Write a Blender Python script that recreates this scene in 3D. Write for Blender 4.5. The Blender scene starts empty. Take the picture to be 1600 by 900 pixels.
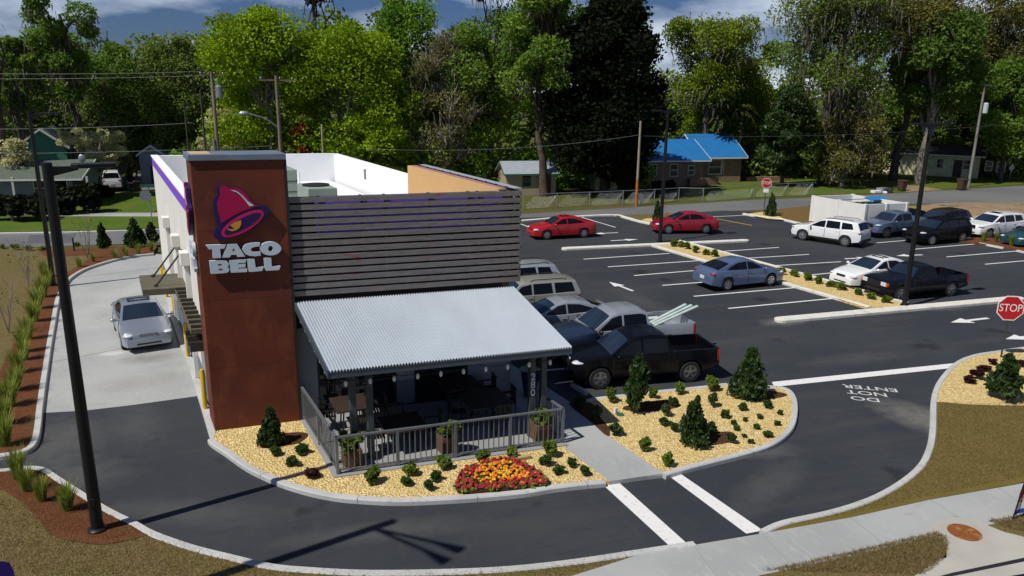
import bpy, bmesh, math, random
import numpy as np
from mathutils import Vector, Matrix
random.seed(7); rng = np.random.default_rng(7)
SC = bpy.context.scene
COL = SC.collection
# ---------------------------------------------------------------- camera
FPX = 1190.0                      # focal length in pixels of the 1600 px wide photograph
PITCH, ROLL, YAW = 0.25455841, -0.01286589, 0.32395412
CAM_H = 10.0
cp, sp = math.cos(PITCH), math.sin(PITCH)
_f = np.array([math.sin(YAW)*cp, math.cos(YAW)*cp, -sp])
_r = np.array([math.cos(YAW), -math.sin(YAW), 0.0]); _d = np.cross(_f, _r)
RM = np.stack([_r*math.cos(ROLL)+_d*math.sin(ROLL), -_r*math.sin(ROLL)+_d*math.cos(ROLL), _f])
cam = bpy.data.cameras.new('camera'); cam_o = bpy.data.objects.new('camera', cam); COL.objects.link(cam_o)
cam.sensor_width = 36; cam.lens = 36*FPX/1600; cam.clip_start = 0.1; cam.clip_end = 3000
m = Matrix(((RM[0][0], -RM[1][0], -RM[2][0], 0), (RM[0][1], -RM[1][1], -RM[2][1], 0), (RM[0][2], -RM[1][2], -RM[2][2], CAM_H), (0,0,0,1)))
cam_o.matrix_world = m
SC.camera = cam_o
# ---------------------------------------------------------------- light
SUN_EL = math.radians(54); SUN_AZ = math.radians(16.5)      # light travels towards (+cos az, +sin az)
w = bpy.data.worlds.new('World'); SC.world = w; w.use_nodes = True
nt = w.node_tree; nt.nodes.clear()
def wn(t, **k):
    n = nt.nodes.new(t)
    for a, b in k.items(): setattr(n, a, b)
    return n
sky = wn('ShaderNodeTexSky', sky_type='NISHITA', sun_disc=False, sun_elevation=SUN_EL, sun_rotation=math.radians(270)-SUN_AZ, air_density=1.0, dust_density=0.4, ozone_density=2.5)
tc = wn('ShaderNodeTexCoord'); mp = wn('ShaderNodeMapping'); mp.inputs['Scale'].default_value = (1.0, 1.0, 3.2)
nz = wn('ShaderNodeTexNoise'); nz.inputs['Scale'].default_value = 5.5; nz.inputs['Detail'].default_value = 7; nz.inputs['Roughness'].default_value = 0.52
rp = wn('ShaderNodeValToRGB'); rp.color_ramp.elements[0].position = 0.40; rp.color_ramp.elements[1].position = 0.62
tint = wn('ShaderNodeMix', data_type='RGBA', blend_type='MULTIPLY'); tint.inputs[0].default_value = 1; tint.inputs[7].default_value = (0.46, 0.62, 1.05, 1)
mx = wn('ShaderNodeMix', data_type='RGBA'); mx.inputs[7].default_value = (15.5, 17.5, 20.5, 1)
mu = wn('ShaderNodeMath', operation='MULTIPLY'); mu.inputs[1].default_value = 0.8
bg = wn('ShaderNodeBackground'); bg.inputs[1].default_value = 0.043
out = wn('ShaderNodeOutputWorld')
L = nt.links.new
L(tc.outputs['Generated'], mp.inputs[0]); L(mp.outputs[0], nz.inputs[0]); L(nz.outputs[0], rp.inputs[0]); L(rp.outputs[0], mu.inputs[0])
sep = wn('ShaderNodeSeparateXYZ'); mrz = wn('ShaderNodeMapRange'); mrz.inputs[1].default_value = 0.02; mrz.inputs[2].default_value = 0.35; mrz.inputs[3].default_value = 0.95; mrz.inputs[4].default_value = 0.12
L(tc.outputs['Generated'], sep.inputs[0]); L(sep.outputs[2], mrz.inputs[0]); L(mrz.outputs[0], mu.inputs[1])
L(sky.outputs[0], tint.inputs[6]); L(tint.outputs[2], mx.inputs[6]); L(mu.outputs[0], mx.inputs[0]); L(mx.outputs[2], bg.inputs[0]); L(bg.outputs[0], out.inputs[0])
sun = bpy.data.lights.new('sun', 'SUN'); sun.energy = 4.4; sun.angle = math.radians(0.5); sun.color = (1.0, 0.965, 0.91)
sun_o = bpy.data.objects.new('sun', sun); COL.objects.link(sun_o)
sd = Vector((math.cos(SUN_EL)*math.cos(SUN_AZ), math.cos(SUN_EL)*math.sin(SUN_AZ), -math.sin(SUN_EL)))
sun_o.rotation_euler = sd.to_track_quat('-Z', 'Y').to_euler()
vs = SC.view_settings; vs.view_transform = 'Standard'; vs.look = 'None'; vs.exposure = 0.0; vs.gamma = 1
SC.render.engine = 'CYCLES'; SC.cycles.use_denoising = True
SC.cycles.max_bounces = 5; SC.cycles.diffuse_bounces = 2; SC.cycles.glossy_bounces = 2; SC.cycles.transparent_max_bounces = 4

# ---------------------------------------------------------------- survey helpers: a spot seen in the photograph -> a spot on the ground
def ray(x, y): return RM.T @ np.array([(x-800)/FPX, (y-450)/FPX, 1.0])
def G(x, y, z=0.0):
    d = ray(x, y); t = (z-CAM_H)/d[2]; return d*t+np.array([0, 0, CAM_H])
SK = math.radians(9.5)
O = G(339.8, 677.6); EX = np.array([1., 0, 0]); EY = np.array([-math.sin(SK), math.cos(SK), 0])
def B(u, v, z): return O*[1, 1, 0]+u*EX+v*EY+np.array([0, 0, z])       # building grid: along the front, into the depth, up
def ppm(p): return FPX/(RM[2] @ (np.array(p)-[0, 0, CAM_H]))            # pixels per metre at a spot
# ---------------------------------------------------------------- materials
def srgb(r, g, b):
    f = lambda c: (c/255/12.92) if c/255 <= .04045 else ((c/255+.055)/1.055)**2.4
    return (f(r), f(g), f(b))
MATS = {}
def mat(name, col, rough=0.6, metal=0.0, var=0.0, scale=4.0, col2=None, bump=0.0, bscale=60.0, spec=None, coat=0.0, detail=4, stretch=None, lo=0.35, hi=0.65, tint=None, emit=None):
    if name in MATS: return MATS[name]
    mm = bpy.data.materials.new(name); mm.use_nodes = True; t = mm.node_tree; b = t.nodes['Principled BSDF']
    b.inputs['Base Color'].default_value = (*col, 1); b.inputs['Roughness'].default_value = rough; b.inputs['Metallic'].default_value = metal
    if spec is not None: b.inputs['Specular IOR Level'].default_value = spec
    if coat: b.inputs['Coat Weight'].default_value = coat; b.inputs['Coat Roughness'].default_value = 0.05
    if emit: b.inputs['Emission Color'].default_value = (*emit, 1); b.inputs['Emission Strength'].default_value = 1
    last = None
    if var or col2 is not None or bump:
        g = t.nodes.new('ShaderNodeNewGeometry'); vec = g.outputs['Position']
        if stretch:
            mpn = t.nodes.new('ShaderNodeMapping'); mpn.inputs['Scale'].default_value = stretch[:3]
            if len(stretch) > 3: mpn.inputs['Rotation'].default_value = (0, 0, stretch[3])
            t.links.new(vec, mpn.inputs[0]); vec = mpn.outputs[0]
    if var or col2 is not None:
        n = t.nodes.new('ShaderNodeTexNoise'); n.inputs['Scale'].default_value = scale; n.inputs['Detail'].default_value = detail; t.links.new(vec, n.inputs[0])
        r = t.nodes.new('ShaderNodeValToRGB'); e = r.color_ramp.elements; e[0].position = lo; e[1].position = hi
        c2 = col2 if col2 is not None else tuple(min(1, c*(1+var)) for c in col)
        c1 = col if col2 is not None else tuple(c*(1-var) for c in col)
        e[0].color = (*c1, 1); e[1].color = (*c2, 1)
        t.links.new(n.outputs[0], r.inputs[0]); last = r.outputs[0]
    if tint:                        # per-leaf colour variety stored on the mesh
        a = t.nodes.new('ShaderNodeAttribute'); a.attribute_name = 'tint'
        mxn = t.nodes.new('ShaderNodeMix'); mxn.data_type = 'RGBA'
        mxn.inputs[6].default_value = (*col, 1); mxn.inputs[7].default_value = (*tint, 1)
        if last: t.links.new(last, mxn.inputs[6])
        t.links.new(a.outputs['Fac'], mxn.inputs[0]); last = mxn.outputs[2]
    if last is not None: t.links.new(last, b.inputs['Base Color'])
    if tint:                        # thin leaves let some light through
        tl = t.nodes.new('ShaderNodeBsdfTranslucent'); ms = t.nodes.new('ShaderNodeMixShader'); ms.inputs[0].default_value = 0.38
        t.links.new(last, tl.inputs['Color']); t.links.new(b.outputs[0], ms.inputs[1]); t.links.new(tl.outputs[0], ms.inputs[2]); t.links.new(ms.outputs[0], t.nodes['Material Output'].inputs['Surface'])
    if bump:
        n2 = t.nodes.new('ShaderNodeTexNoise'); n2.inputs['Scale'].default_value = bscale; n2.inputs['Detail'].default_value = 5; t.links.new(vec, n2.inputs[0])
        bp = t.nodes.new('ShaderNodeBump'); bp.inputs['Strength'].default_value = bump; bp.inputs['Distance'].default_value = 0.05
        t.links.new(n2.outputs[0], bp.inputs['Height']); t.links.new(bp.outputs[0], b.inputs['Normal'])
    MATS[name] = mm; return mm
def mixmat(name, layers, rough=0.9, bump=0.4, bscale=30, bdist=0.05, spec=0.2):
    """layers: list of (kind, scale, lo, hi, colour, stretch) mixed one over the other"""
    if name in MATS: return MATS[name]
    mm = bpy.data.materials.new(name); mm.use_nodes = True; t = mm.node_tree; b = t.nodes['Principled BSDF']
    b.inputs['Roughness'].default_value = rough; b.inputs['Specular IOR Level'].default_value = spec
    g = t.nodes.new('ShaderNodeNewGeometry'); cur = None; hgt = None
    for kind, scale, lo, hi, colr, st in layers:
        vec = g.outputs['Position']
        if st:
            mpn = t.nodes.new('ShaderNodeMapping'); mpn.inputs['Scale'].default_value = st[:3]
            if len(st) > 3: mpn.inputs['Rotation'].default_value = (0, 0, st[3])
            t.links.new(vec, mpn.inputs[0]); vec = mpn.outputs[0]
        if kind == 'base': 
            rgb = t.nodes.new('ShaderNodeRGB'); rgb.outputs[0].default_value = (*colr, 1); cur = rgb.outputs[0]; continue
        if kind == 'noise':
            n = t.nodes.new('ShaderNodeTexNoise'); n.inputs['Scale'].default_value = scale; n.inputs['Detail'].default_value = 6; fac = n.outputs[0]
        elif kind == 'cell':
            n = t.nodes.new('ShaderNodeTexVoronoi'); n.inputs['Scale'].default_value = scale
            sx = t.nodes.new('ShaderNodeSeparateColor'); t.links.new(n.outputs['Color'], sx.inputs[0]); fac = sx.outputs[0]; hgt = n.outputs['Distance']
        elif kind == 'dist':
            n = t.nodes.new('ShaderNodeTexVoronoi'); n.inputs['Scale'].default_value = scale; fac = n.outputs['Distance']
        t.links.new(vec, n.inputs[0])
        mr = t.nodes.new('ShaderNodeMapRange'); mr.inputs[1].default_value = lo; mr.inputs[2].default_value = hi; t.links.new(fac, mr.inputs[0])
        mxn = t.nodes.new('ShaderNodeMix'); mxn.data_type = 'RGBA'; mxn.inputs[7].default_value = (*colr, 1)
        t.links.new(mr.outputs[0], mxn.inputs[0]); t.links.new(cur, mxn.inputs[6]); cur = mxn.outputs[2]
    t.links.new(cur, b.inputs['Base Color'])
    if bump:
        if hgt is None:
            n2 = t.nodes.new('ShaderNodeTexNoise'); n2.inputs['Scale'].default_value = bscale; n2.inputs['Detail'].default_value = 6; t.links.new(g.outputs['Position'], n2.inputs[0]); hgt = n2.outputs[0]
        bp = t.nodes.new('ShaderNodeBump'); bp.inputs['Strength'].default_value = bump; bp.inputs['Distance'].default_value = bdist
        t.links.new(hgt, bp.inputs['Height']); t.links.new(bp.outputs[0], b.inputs['Normal'])
    MATS[name] = mm; return mm
# ---------------------------------------------------------------- object helpers
def tag(o, label=None, cat=None, group=None, kind=None):
    if label: o['label'] = label
    if cat: o['category'] = cat
    if group: o['group'] = group
    if kind: o['kind'] = kind
    return o
def empty(name, loc=(0, 0, 0), rz=0.0, scale=(1, 1, 1)):
    o = bpy.data.objects.new(name, None); COL.objects.link(o); o.location = loc; o.rotation_euler = (0, 0, rz); o.scale = scale; o.empty_display_size = 0.2
    return o
def root_loc(p):
    while p.parent: p = p.parent
    return Vector(p.location)
class MB:
    def __init__(s): s.v = []; s.f = []; s.tint = None
    def add(s, vs, fs):
        n = len(s.v); s.v.extend([tuple(map(float, q)) for q in vs]); s.f.extend([tuple(i+n for i in f) for f in fs]); return s
    def hexa(s, p):     # 8 points: bottom 4 ccw, top 4 ccw
        return s.add(p, [(3, 2, 1, 0), (4, 5, 6, 7), (0, 1, 5, 4), (1, 2, 6, 5), (2, 3, 7, 6), (3, 0, 4, 7)])
    def box(s, c, sz, rz=0.0, ax=None):
        c = np.array(c, float); hx, hy, hz = [q/2 for q in sz]
        ca, sa = math.cos(rz), math.sin(rz); P = []
        for z in (-hz, hz):
            for x, y in ((-hx, -hy), (hx, -hy), (hx, hy), (-hx, hy)):
                P.append(c+[x*ca-y*sa, x*sa+y*ca, z])
        return s.hexa(P)
    def bbox(s, u0, u1, v0, v1, z0, z1):
        return s.hexa([B(u, v, z) for z in (z0, z1) for u, v in ((u0, v0), (u1, v0), (u1, v1), (u0, v1))])
    def prism(s, poly, z0, z1):      # poly of xy points, any orientation
        P = [np.array(q[:2], float) for q in poly]; a = sum(P[i][0]*P[(i+1) % len(P)][1]-P[(i+1) % len(P)][0]*P[i][1] for i in range(len(P)))
        if a < 0: P = P[::-1]
        n = len(P)
        return s.add([(*q, z0) for q in P]+[(*q, z1) for q in P], [tuple(range(n-1, -1, -1)), tuple(range(n, 2*n))]+[(i, (i+1) % n, n+(i+1) % n, n+i) for i in range(n)])
    def extrude(s, poly3, d):        # planar loop of 3-D points, pushed by vector d
        P = [np.array(q, float) for q in poly3]; n = len(P); d = np.array(d, float)
        return s.add(P+[q+d for q in P], [tuple(range(n)), tuple(range(2*n-1, n-1, -1))]+[(i, n+i, n+(i+1) % n, (i+1) % n) for i in range(n)])
    def tube(s, pts, rad, n=8, cap=True):
        pts = [np.array(p, float) for p in pts]; R = rad if hasattr(rad, '__len__') else [rad]*len(pts)
        rings = []; up = None
        for i, p in enumerate(pts):
            t = pts[min(i+1, len(pts)-1)]-pts[max(i-1, 0)]; t = t/(np.linalg.norm(t)+1e-9)
            if up is None: up = np.array([0, 0, 1.]) if abs(t[2]) < .9 else np.array([1., 0, 0])
            a = np.cross(t, up); a /= np.linalg.norm(a)+1e-9; b = np.cross(t, a); up = np.cross(a, t) if False else up
            rings.append([p+R[i]*(math.cos(2*math.pi*k/n)*a+math.sin(2*math.pi*k/n)*b) for k in range(n)])
        vs = [q for r in rings for q in r]; fs = []
        for i in range(len(pts)-1):
            for k in range(n): fs.append((i*n+k, i*n+(k+1) % n, (i+1)*n+(k+1) % n, (i+1)*n+k))
        if cap: fs += [tuple(range(n-1, -1, -1)), tuple((len(pts)-1)*n+k for k in range(n))]
        return s.add(vs, fs)
    def lathe(s, prof, c=(0, 0, 0), n=24, axis='z'):
        vs = []; fs = []
        for r, z in prof:
            for k in range(n):
                a = 2*math.pi*k/n; x, y = r*math.cos(a), r*math.sin(a)
                vs.append((c[0]+x, c[1]+y, c[2]+z) if axis == 'z' else (c[0]+x, c[1]+z, c[2]+y))
        for i in range(len(prof)-1):
            for k in range(n): fs.append((i*n+k, i*n+(k+1) % n, (i+1)*n+(k+1) % n, (i+1)*n+k))
        fs += [tuple(range(n-1, -1, -1)), tuple((len(prof)-1)*n+k for k in range(n))]
        return s.add(vs, fs)
    def ball(s, c, r, n=10, mrow=6):
        r = (r, r, r) if not hasattr(r, '__len__') else r
        vs = []; fs = []
        for i in range(mrow+1):
            ph = math.pi*i/mrow
            for k in range(n):
                a = 2*math.pi*k/n; vs.append((c[0]+r[0]*math.sin(ph)*math.cos(a), c[1]+r[1]*math.sin(ph)*math.sin(a), c[2]-r[2]*math.cos(ph)))
        for i in range(mrow):
            for k in range(n): fs.append((i*n+k, i*n+(k+1) % n, (i+1)*n+(k+1) % n, (i+1)*n+k))
        return s.add(vs, fs)
    def build(s, name, material, parent=None, local=False, smooth=None, bevel=0.0):
        me = bpy.data.meshes.new(name); v = s.v
        if parent is not None and not local:
            o = root_loc(parent); v = [(a-o.x, b-o.y, c-o.z) for a, b, c in v]
        me.from_pydata(v, [], s.f); me.materials.append(material)
        bmm = bmesh.new(); bmm.from_mesh(me)
        if s.tint is None:
            bmesh.ops.remove_doubles(bmm, verts=bmm.verts, dist=1e-5) if False else None
            bmesh.ops.recalc_face_normals(bmm, faces=bmm.faces)
        if bevel:
            es = [e for e in bmm.edges if len(e.link_faces) == 2 and e.calc_face_angle(0) > 0.6]
            bmesh.ops.bevel(bmm, geom=es, offset=bevel, segments=2, affect='EDGES', profile=0.5, clamp_overlap=True)
        bmm.to_mesh(me); bmm.free()
        if s.tint is not None:
            at = me.attributes.new('tint', 'FLOAT', 'POINT'); at.data.foreach_set('value', np.asarray(s.tint, dtype=np.float32))
        if smooth is not None:
            me.polygons.foreach_set('use_smooth', [True]*len(me.polygons)); me.set_sharp_from_angle(angle=math.radians(smooth))
        o = bpy.data.objects.new(name, me); COL.objects.link(o)
        if parent is not None: o.parent = parent
        return o
def copy_tree(o, parent=None):
    c = o.copy(); COL.objects.link(c); c.parent = parent
    for ch in o.children: copy_tree(ch, c)
    return c
def spline(pts, k=6, closed=False):
    P = [np.array(p, float) for p in pts]; n = len(P); outp = []
    rngi = range(n if closed else n-1)
    for i in rngi:
        g = (lambda j: P[j % n]) if closed else (lambda j: P[max(0, min(n-1, j))])
        a, b, c, d = g(i-1), g(i), g(i+1), g(i+2)
        for q in range(k):
            t = q/k; outp.append(.5*((2*b)+(-a+c)*t+(2*a-5*b+4*c-d)*t*t+(-a+3*b-3*c+d)*t**3))
    if not closed: outp.append(P[-1])
    return outp
def px(pts, z=0.0): return [G(x, y, z) for x, y in pts]
def text(body, size, loc, mtx, material, parent, name, extrude=0.005, ax='CENTER', sx=1.0, bold=0.0):
    c = bpy.data.curves.new(name, 'FONT'); c.body = body; c.size = size; c.extrude = extrude; c.offset = bold; c.align_x = ax; c.align_y = 'CENTER'; c.materials.append(material)
    tmp = bpy.data.objects.new(name, c); COL.objects.link(tmp)
    bpy.context.view_layer.update()
    me = bpy.data.meshes.new_from_object(tmp.evaluated_get(bpy.context.evaluated_depsgraph_get())); bpy.data.objects.remove(tmp)
    me.name = name; o = bpy.data.objects.new(name, me); COL.objects.link(o)
    M = mtx.to_4x4() @ Matrix.Diagonal((sx, 1, 1, 1)); M.translation = Vector(loc)
    if parent is not None:
        o.parent = parent; M.translation = Vector(loc)-root_loc(parent)
    o.matrix_local = M
    return o
# ================================================================ GROUND, ROADS, KERBS
M_terrain = mixmat('meadow', [('base', 0, 0, 0, (.075, .092, .016), None), ('noise', .10, .40, .62, (.098, .074, .026), None), ('noise', 1.2, .45, .7, (.045, .075, .010), None), ('noise', 14, .5, .8, (.13, .11, .035), None)], bump=.6, bscale=10)
M_lawn = mixmat('dry_lawn', [('base', 0, 0, 0, (.165, .122, .046), None), ('noise', .55, .42, .66, (.140, .125, .032), None), ('noise', 16, .48, .75, (.26, .19, .08), None), ('noise', 45, .5, .72, (.05, .036, .013), None), ('noise', 4, .55, .8, (.10, .052, .02), None)], bump=.9, bscale=22, bdist=.08)
M_lawn2 = mixmat('olive_lawn', [('base', 0, 0, 0, (.155, .122, .022), None), ('noise', .7, .40, .66, (.19, .135, .035), None), ('noise', 18, .48, .75, (.14, .105, .035), None), ('noise', 50, .5, .75, (.05, .042, .01), None)], bump=.7, bscale=24, bdist=.06)
M_green = mixmat('green_lawn', [('base', 0, 0, 0, (.065, .125, .009), None), ('noise', .5, .4, .65, (.11, .135, .014), None), ('noise', 12, .5, .75, (.03, .05, .006), None)], bump=.5, bscale=16)
M_straw = mixmat('pine_straw', [('base', 0, 0, 0, (.175, .064, .024), None), ('noise', 3, .4, .7, (.11, .036, .013), (1, 3, 1, .6)), ('noise', 40, .46, .7, (.25, .10, .04), (1, 5, 1, .5)), ('noise', 40, .5, .72, (.05, .017, .008), (5, 1, 1, .4)), ('noise', 1.1, .56, .75, (.12, .08, .035), None)], bump=1, bscale=26, bdist=.08)
M_asph = mixmat('asphalt', [('base', 0, 0, 0, (.026, .030, .037), None), ('noise', .22, .40, .65, (.036, .040, .046), None), ('noise', 1.3, .52, .75, (.023, .027, .034), (1, 6, 1, -.25)), ('noise', .35, .52, .78, (.050, .050, .048), (.5, 3.5, 1, .12)), ('noise', 1.4, .60, .80, (.050, .050, .048), (2.2, .8, 1, .5)), ('noise', .45, .64, .70, (.017, .019, .022), None), ('noise', 160, .54, .75, (.062, .063, .064), None)], rough=.82, bump=.25, bscale=130, bdist=.01, spec=.35)
M_road = mixmat('road_asphalt', [('base', 0, 0, 0, (.15, .15, .15), None), ('noise', .12, .42, .6, (.115, .115, .12), None), ('noise', 1.5, .5, .8, (.18, .175, .165), (1, 5, 1, 0)), ('noise', 60, .5, .8, (.2, .2, .2), None)], rough=.9, bump=.2, bscale=60)
M_conc = mixmat('concrete', [('base', 0, 0, 0, (.375, .38, .365), None), ('noise', .45, .38, .66, (.31, .32, .31), None), ('noise', 2.6, .55, .8, (.41, .41, .39), (3, 1, 1, .2)), ('noise', 60, .5, .8, (.37, .37, .36), None), ('noise', .9, .63, .78, (.30, .29, .265), (1, 2.5, 1, .1))], rough=.85, bump=.12, bscale=70, bdist=.01)
M_kerb = mixmat('kerb_concrete', [('base', 0, 0, 0, (.50, .50, .475), None), ('noise', .8, .4, .7, (.40, .40, .385), None), ('noise', 7, .55, .8, (.30, .295, .28), (1, 1, 3)), ('noise', 70, .5, .8, (.43, .43, .41), None)], rough=.85, bump=.15, bscale=60, bdist=.01)
M_kerbw = mixmat('pale_kerb', [('base', 0, 0, 0, (.66, .64, .56), None), ('noise', 2.5, .5, .75, (.5, .49, .45), None), ('noise', 12, .58, .8, (.36, .35, .33), None)], rough=.85, bump=.15, bscale=40, bdist=.01)
M_gravel = mixmat('yellow_gravel', [('base', 0, 0, 0, (.56, .40, .15), None), ('cell', 17, .25, .9, (.82, .64, .31), (1, 1, 1)), ('noise', 13, .58, .74, (.34, .22, .08), None), ('noise', .8, .5, .8, (.66, .48, .18), None)], rough=.85, bump=1, bscale=30, bdist=.05)
M_mulch = mixmat('bark_mulch', [('base', 0, 0, 0, (.085, .036, .018), None), ('cell', 18, .3, .9, (.16, .075, .035), (1, 2, 1)), ('noise', 20, .5, .7, (.03, .014, .008), None)], bump=1, bdist=.06)
M_paint = mixmat('road_paint', [('base', 0, 0, 0, (.72, .71, .68), None), ('noise', 9, .55, .75, (.5, .5, .48), None), ('noise', 60, .62, .75, (.2, .2, .2), None)], rough=.7, bump=0)
M_worn = mixmat('worn_paint', [('base', 0, 0, 0, (.56, .56, .54), None), ('noise', 12, .55, .75, (.35, .35, .35), None), ('noise', 60, .58, .72, (.08, .08, .085), None)], rough=.75, bump=0)
M_ypaint = mat('yellow_paint', (.55, .33, .03), .7, var=.2, scale=8)
M_dirt = mixmat('bare_dirt', [('base', 0, 0, 0, (.30, .215, .125), None), ('noise', 1.2, .42, .7, (.19, .13, .07), None), ('noise', 9, .5, .75, (.36, .27, .17), None), ('noise', .6, .58, .7, (.09, .085, .025), None)], bump=1, bscale=5, bdist=.2)
def stains(mm, spots):
    """dusty or oily marks with a shape of their own, each fading out round its spot"""
    t = mm.node_tree; b = t.nodes['Principled BSDF']; cur = b.inputs['Base Color'].links[0].from_socket; g = t.nodes.new('ShaderNodeNewGeometry')
    n = t.nodes.new('ShaderNodeTexNoise'); n.inputs['Scale'].default_value = 2.2; n.inputs['Detail'].default_value = 8; n.inputs['Roughness'].default_value = .7; t.links.new(g.outputs['Position'], n.inputs[0])
    for c, (rx_, ry_), rot, colr, amt in spots:
        mp_ = t.nodes.new('ShaderNodeMapping'); mp_.vector_type = 'TEXTURE'; mp_.inputs['Location'].default_value = (c[0], c[1], 0); mp_.inputs['Rotation'].default_value = (0, 0, rot); mp_.inputs['Scale'].default_value = (rx_, ry_, 5); t.links.new(g.outputs['Position'], mp_.inputs[0])
        gr = t.nodes.new('ShaderNodeTexGradient'); gr.gradient_type = 'SPHERICAL'; t.links.new(mp_.outputs[0], gr.inputs[0])
        ad = t.nodes.new('ShaderNodeMath'); ad.operation = 'MULTIPLY'; t.links.new(gr.outputs['Fac'], ad.inputs[0]); t.links.new(n.outputs[0], ad.inputs[1])
        mr = t.nodes.new('ShaderNodeMapRange'); mr.inputs[1].default_value = .12; mr.inputs[2].default_value = .42; mr.inputs[4].default_value = amt; t.links.new(ad.outputs[0], mr.inputs[0])
        mx_ = t.nodes.new('ShaderNodeMix'); mx_.data_type = 'RGBA'; mx_.inputs[7].default_value = (*colr, 1); t.links.new(mr.outputs[0], mx_.inputs[0]); t.links.new(cur, mx_.inputs[6]); cur = mx_.outputs[2]
    t.links.new(cur, b.inputs['Base Color'])
_du, _oil, _ch = (.14, .135, .12), (.010, .010, .011), (.075, .076, .074)
stains(M_asph, [(G(1446, 655), (1.6, 3.0), .2, _du, .9), (G(1222, 503), (1.8, .9), 0, _du, .8), (G(88, 690), (2.2, 2.6), .3, _ch, .9), (G(110, 740), (2.5, 1.6), -.4, _ch, .8), (G(215, 660), (1.2, 3.0), .2, _ch, .5), (G(1470, 478), (2.2, 1.2), 0, _du, .6), (G(1170, 700), (1.0, 2.2), 1.2, _du, .5),
  (G(300, 800), (3.5, 1.0), -.4, _ch, .6), (G(600, 830), (4, .7), -.1, _ch, .6), (G(1200, 760), (3.5, .9), .5, _ch, .6), (G(1000, 425), (.8, .8), 0, _oil, .8), (G(1040, 437), (.7, .7), 0, _oil, .8), (G(1230, 398), (.9, .9), 0, _oil, .8), (G(1280, 412), (.9, .9), 0, _oil, .8), (G(1190, 468), (.8, .8), 0, _oil, .8), (G(1500, 396), (.9, .9), 0, _oil, .8), (G(1340, 560), (4, 1.0), 0, _ch, .5), (G(1000, 470), (1.2, 4), .1, _ch, .45)])
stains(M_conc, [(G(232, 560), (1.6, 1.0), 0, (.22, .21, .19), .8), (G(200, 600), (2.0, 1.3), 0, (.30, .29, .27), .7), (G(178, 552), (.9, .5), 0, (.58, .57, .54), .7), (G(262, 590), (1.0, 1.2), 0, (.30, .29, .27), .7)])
def sheet(name, pts, z, material, z0=None):
    mb = MB()
    if z0 is None:
        P = [np.array(q[:2], float) for q in pts]; n = len(P)
        a = sum(P[i][0]*P[(i+1) % n][1]-P[(i+1) % n][0]*P[i][1] for i in range(n))
        if a < 0: P = P[::-1]
        mb.add([(*q, z) for q in P], [tuple(range(n))])
    else: mb.prism(pts, z0, z)
    o = mb.build(name, material); tag(o, kind='structure'); return o
# terrain: one sheet out to the horizon
mb = MB(); mb.add([(-1500, -300, -.03), (1500, -300, -.03), (1500, 2600, -.03), (-1500, 2600, -.03)], [(0, 1, 2, 3)])
tag(mb.build('terrain', M_terrain), kind='structure')
# car park asphalt (lot, loop drive and entrance)
sheet('car_park', px([(-260, 705), (-260, 790), (60, 1000), (1000, 1000), (1700, 760), (1900, 520), (1900, 372), (1640, 372), (1530, 366), (1440, 345), (1250, 342), (1215, 330), (1130, 333), (1115, 342), (1022, 352), (965, 335), (760, 342), (640, 360), (245, 396), (120, 430), (60, 600)]), 0.0, M_asph)
# concrete drive-through lane
sheet('drive_lane', px([(55, 646), (130, 642), (200, 634), (309, 619), (295, 560), (275, 485), (262, 430), (258, 398), (240, 397), (180, 405), (150, 413), (120, 428), (104, 440), (90, 470), (80, 520), (68, 580)]), .006, M_conc)
mb = MB()
def ground_strip(mb, a, b, wid, z):
    a, b = np.array(a[:2]), np.array(b[:2]); d = b-a; d /= np.linalg.norm(d); n = np.array([-d[1], d[0]])*wid/2
    mb.add([(*(a-n), z), (*(b-n), z), (*(b+n), z), (*(a+n), z)], [(0, 1, 2, 3)])
ground_strip(mb, G(118, 434), G(262, 417), .03, .011); ground_strip(mb, G(72, 568), G(283, 527), .02, .011)
tag(mb.build('lane_joint', mat('joint_dark', (.10, .10, .095), .9)), kind='structure')
# left: lawn and pine straw beds beside the lane
LK = [(240, 396), (210, 399), (180, 405), (152, 413), (128, 422), (108, 435), (96, 452), (89, 470), (83.5, 500), (77, 536), (72, 568), (66.5, 604), (61.5, 640), (59, 665), (55, 685), (47, 698), (32, 705), (10, 709.5), (-30, 714), (-90, 720)]
ZK = .12
lk = spline(px(LK, ZK), 4)
sheet('lawn', [p for p in lk]+px([(-300, 722), (-420, 520), (-260, 372), (0, 387), (120, 388), (245, 384)], .10), .10, M_lawn, z0=-.02)
st_in = px([(245, 385), (120, 388), (55, 389), (75, 402), (150, 397), (128, 411), (108, 424), (80, 432), (62, 460), (36, 510), (10, 560), (-20, 620), (-60, 690), (-90, 715)], .115)
sheet('pine_straw_bed', spline(px(LK, .115), 4)+st_in[::-1], .117, M_straw)
LK2 = [(-90, 742), (0, 735), (28, 732), (50, 730.5), (68, 734), (90, 748), (135, 777), (168, 797), (210, 818), (240, 834), (300, 855), (360, 870), (420, 884), (480, 890), (575, 894.5), (700, 893), (800, 888), (900, 877), (1000, 862), (1085, 849)]
lk2 = spline(px(LK2, ZK), 4)
sheet('lawn', lk2+px([(1085, 852), (1000, 867), (870, 908), (760, 1050), (-200, 1200), (-400, 800)], .10), .10, M_lawn, z0=-.02)
s2 = spline(px(LK2[:13], .115), 4)
sheet('pine_straw_bed', s2+spline(px([(238, 834), (170, 850), (118, 846), (80, 835), (52, 803), (20, 775), (-20, 757), (-90, 748)], .115), 4), .117, M_straw)
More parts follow.
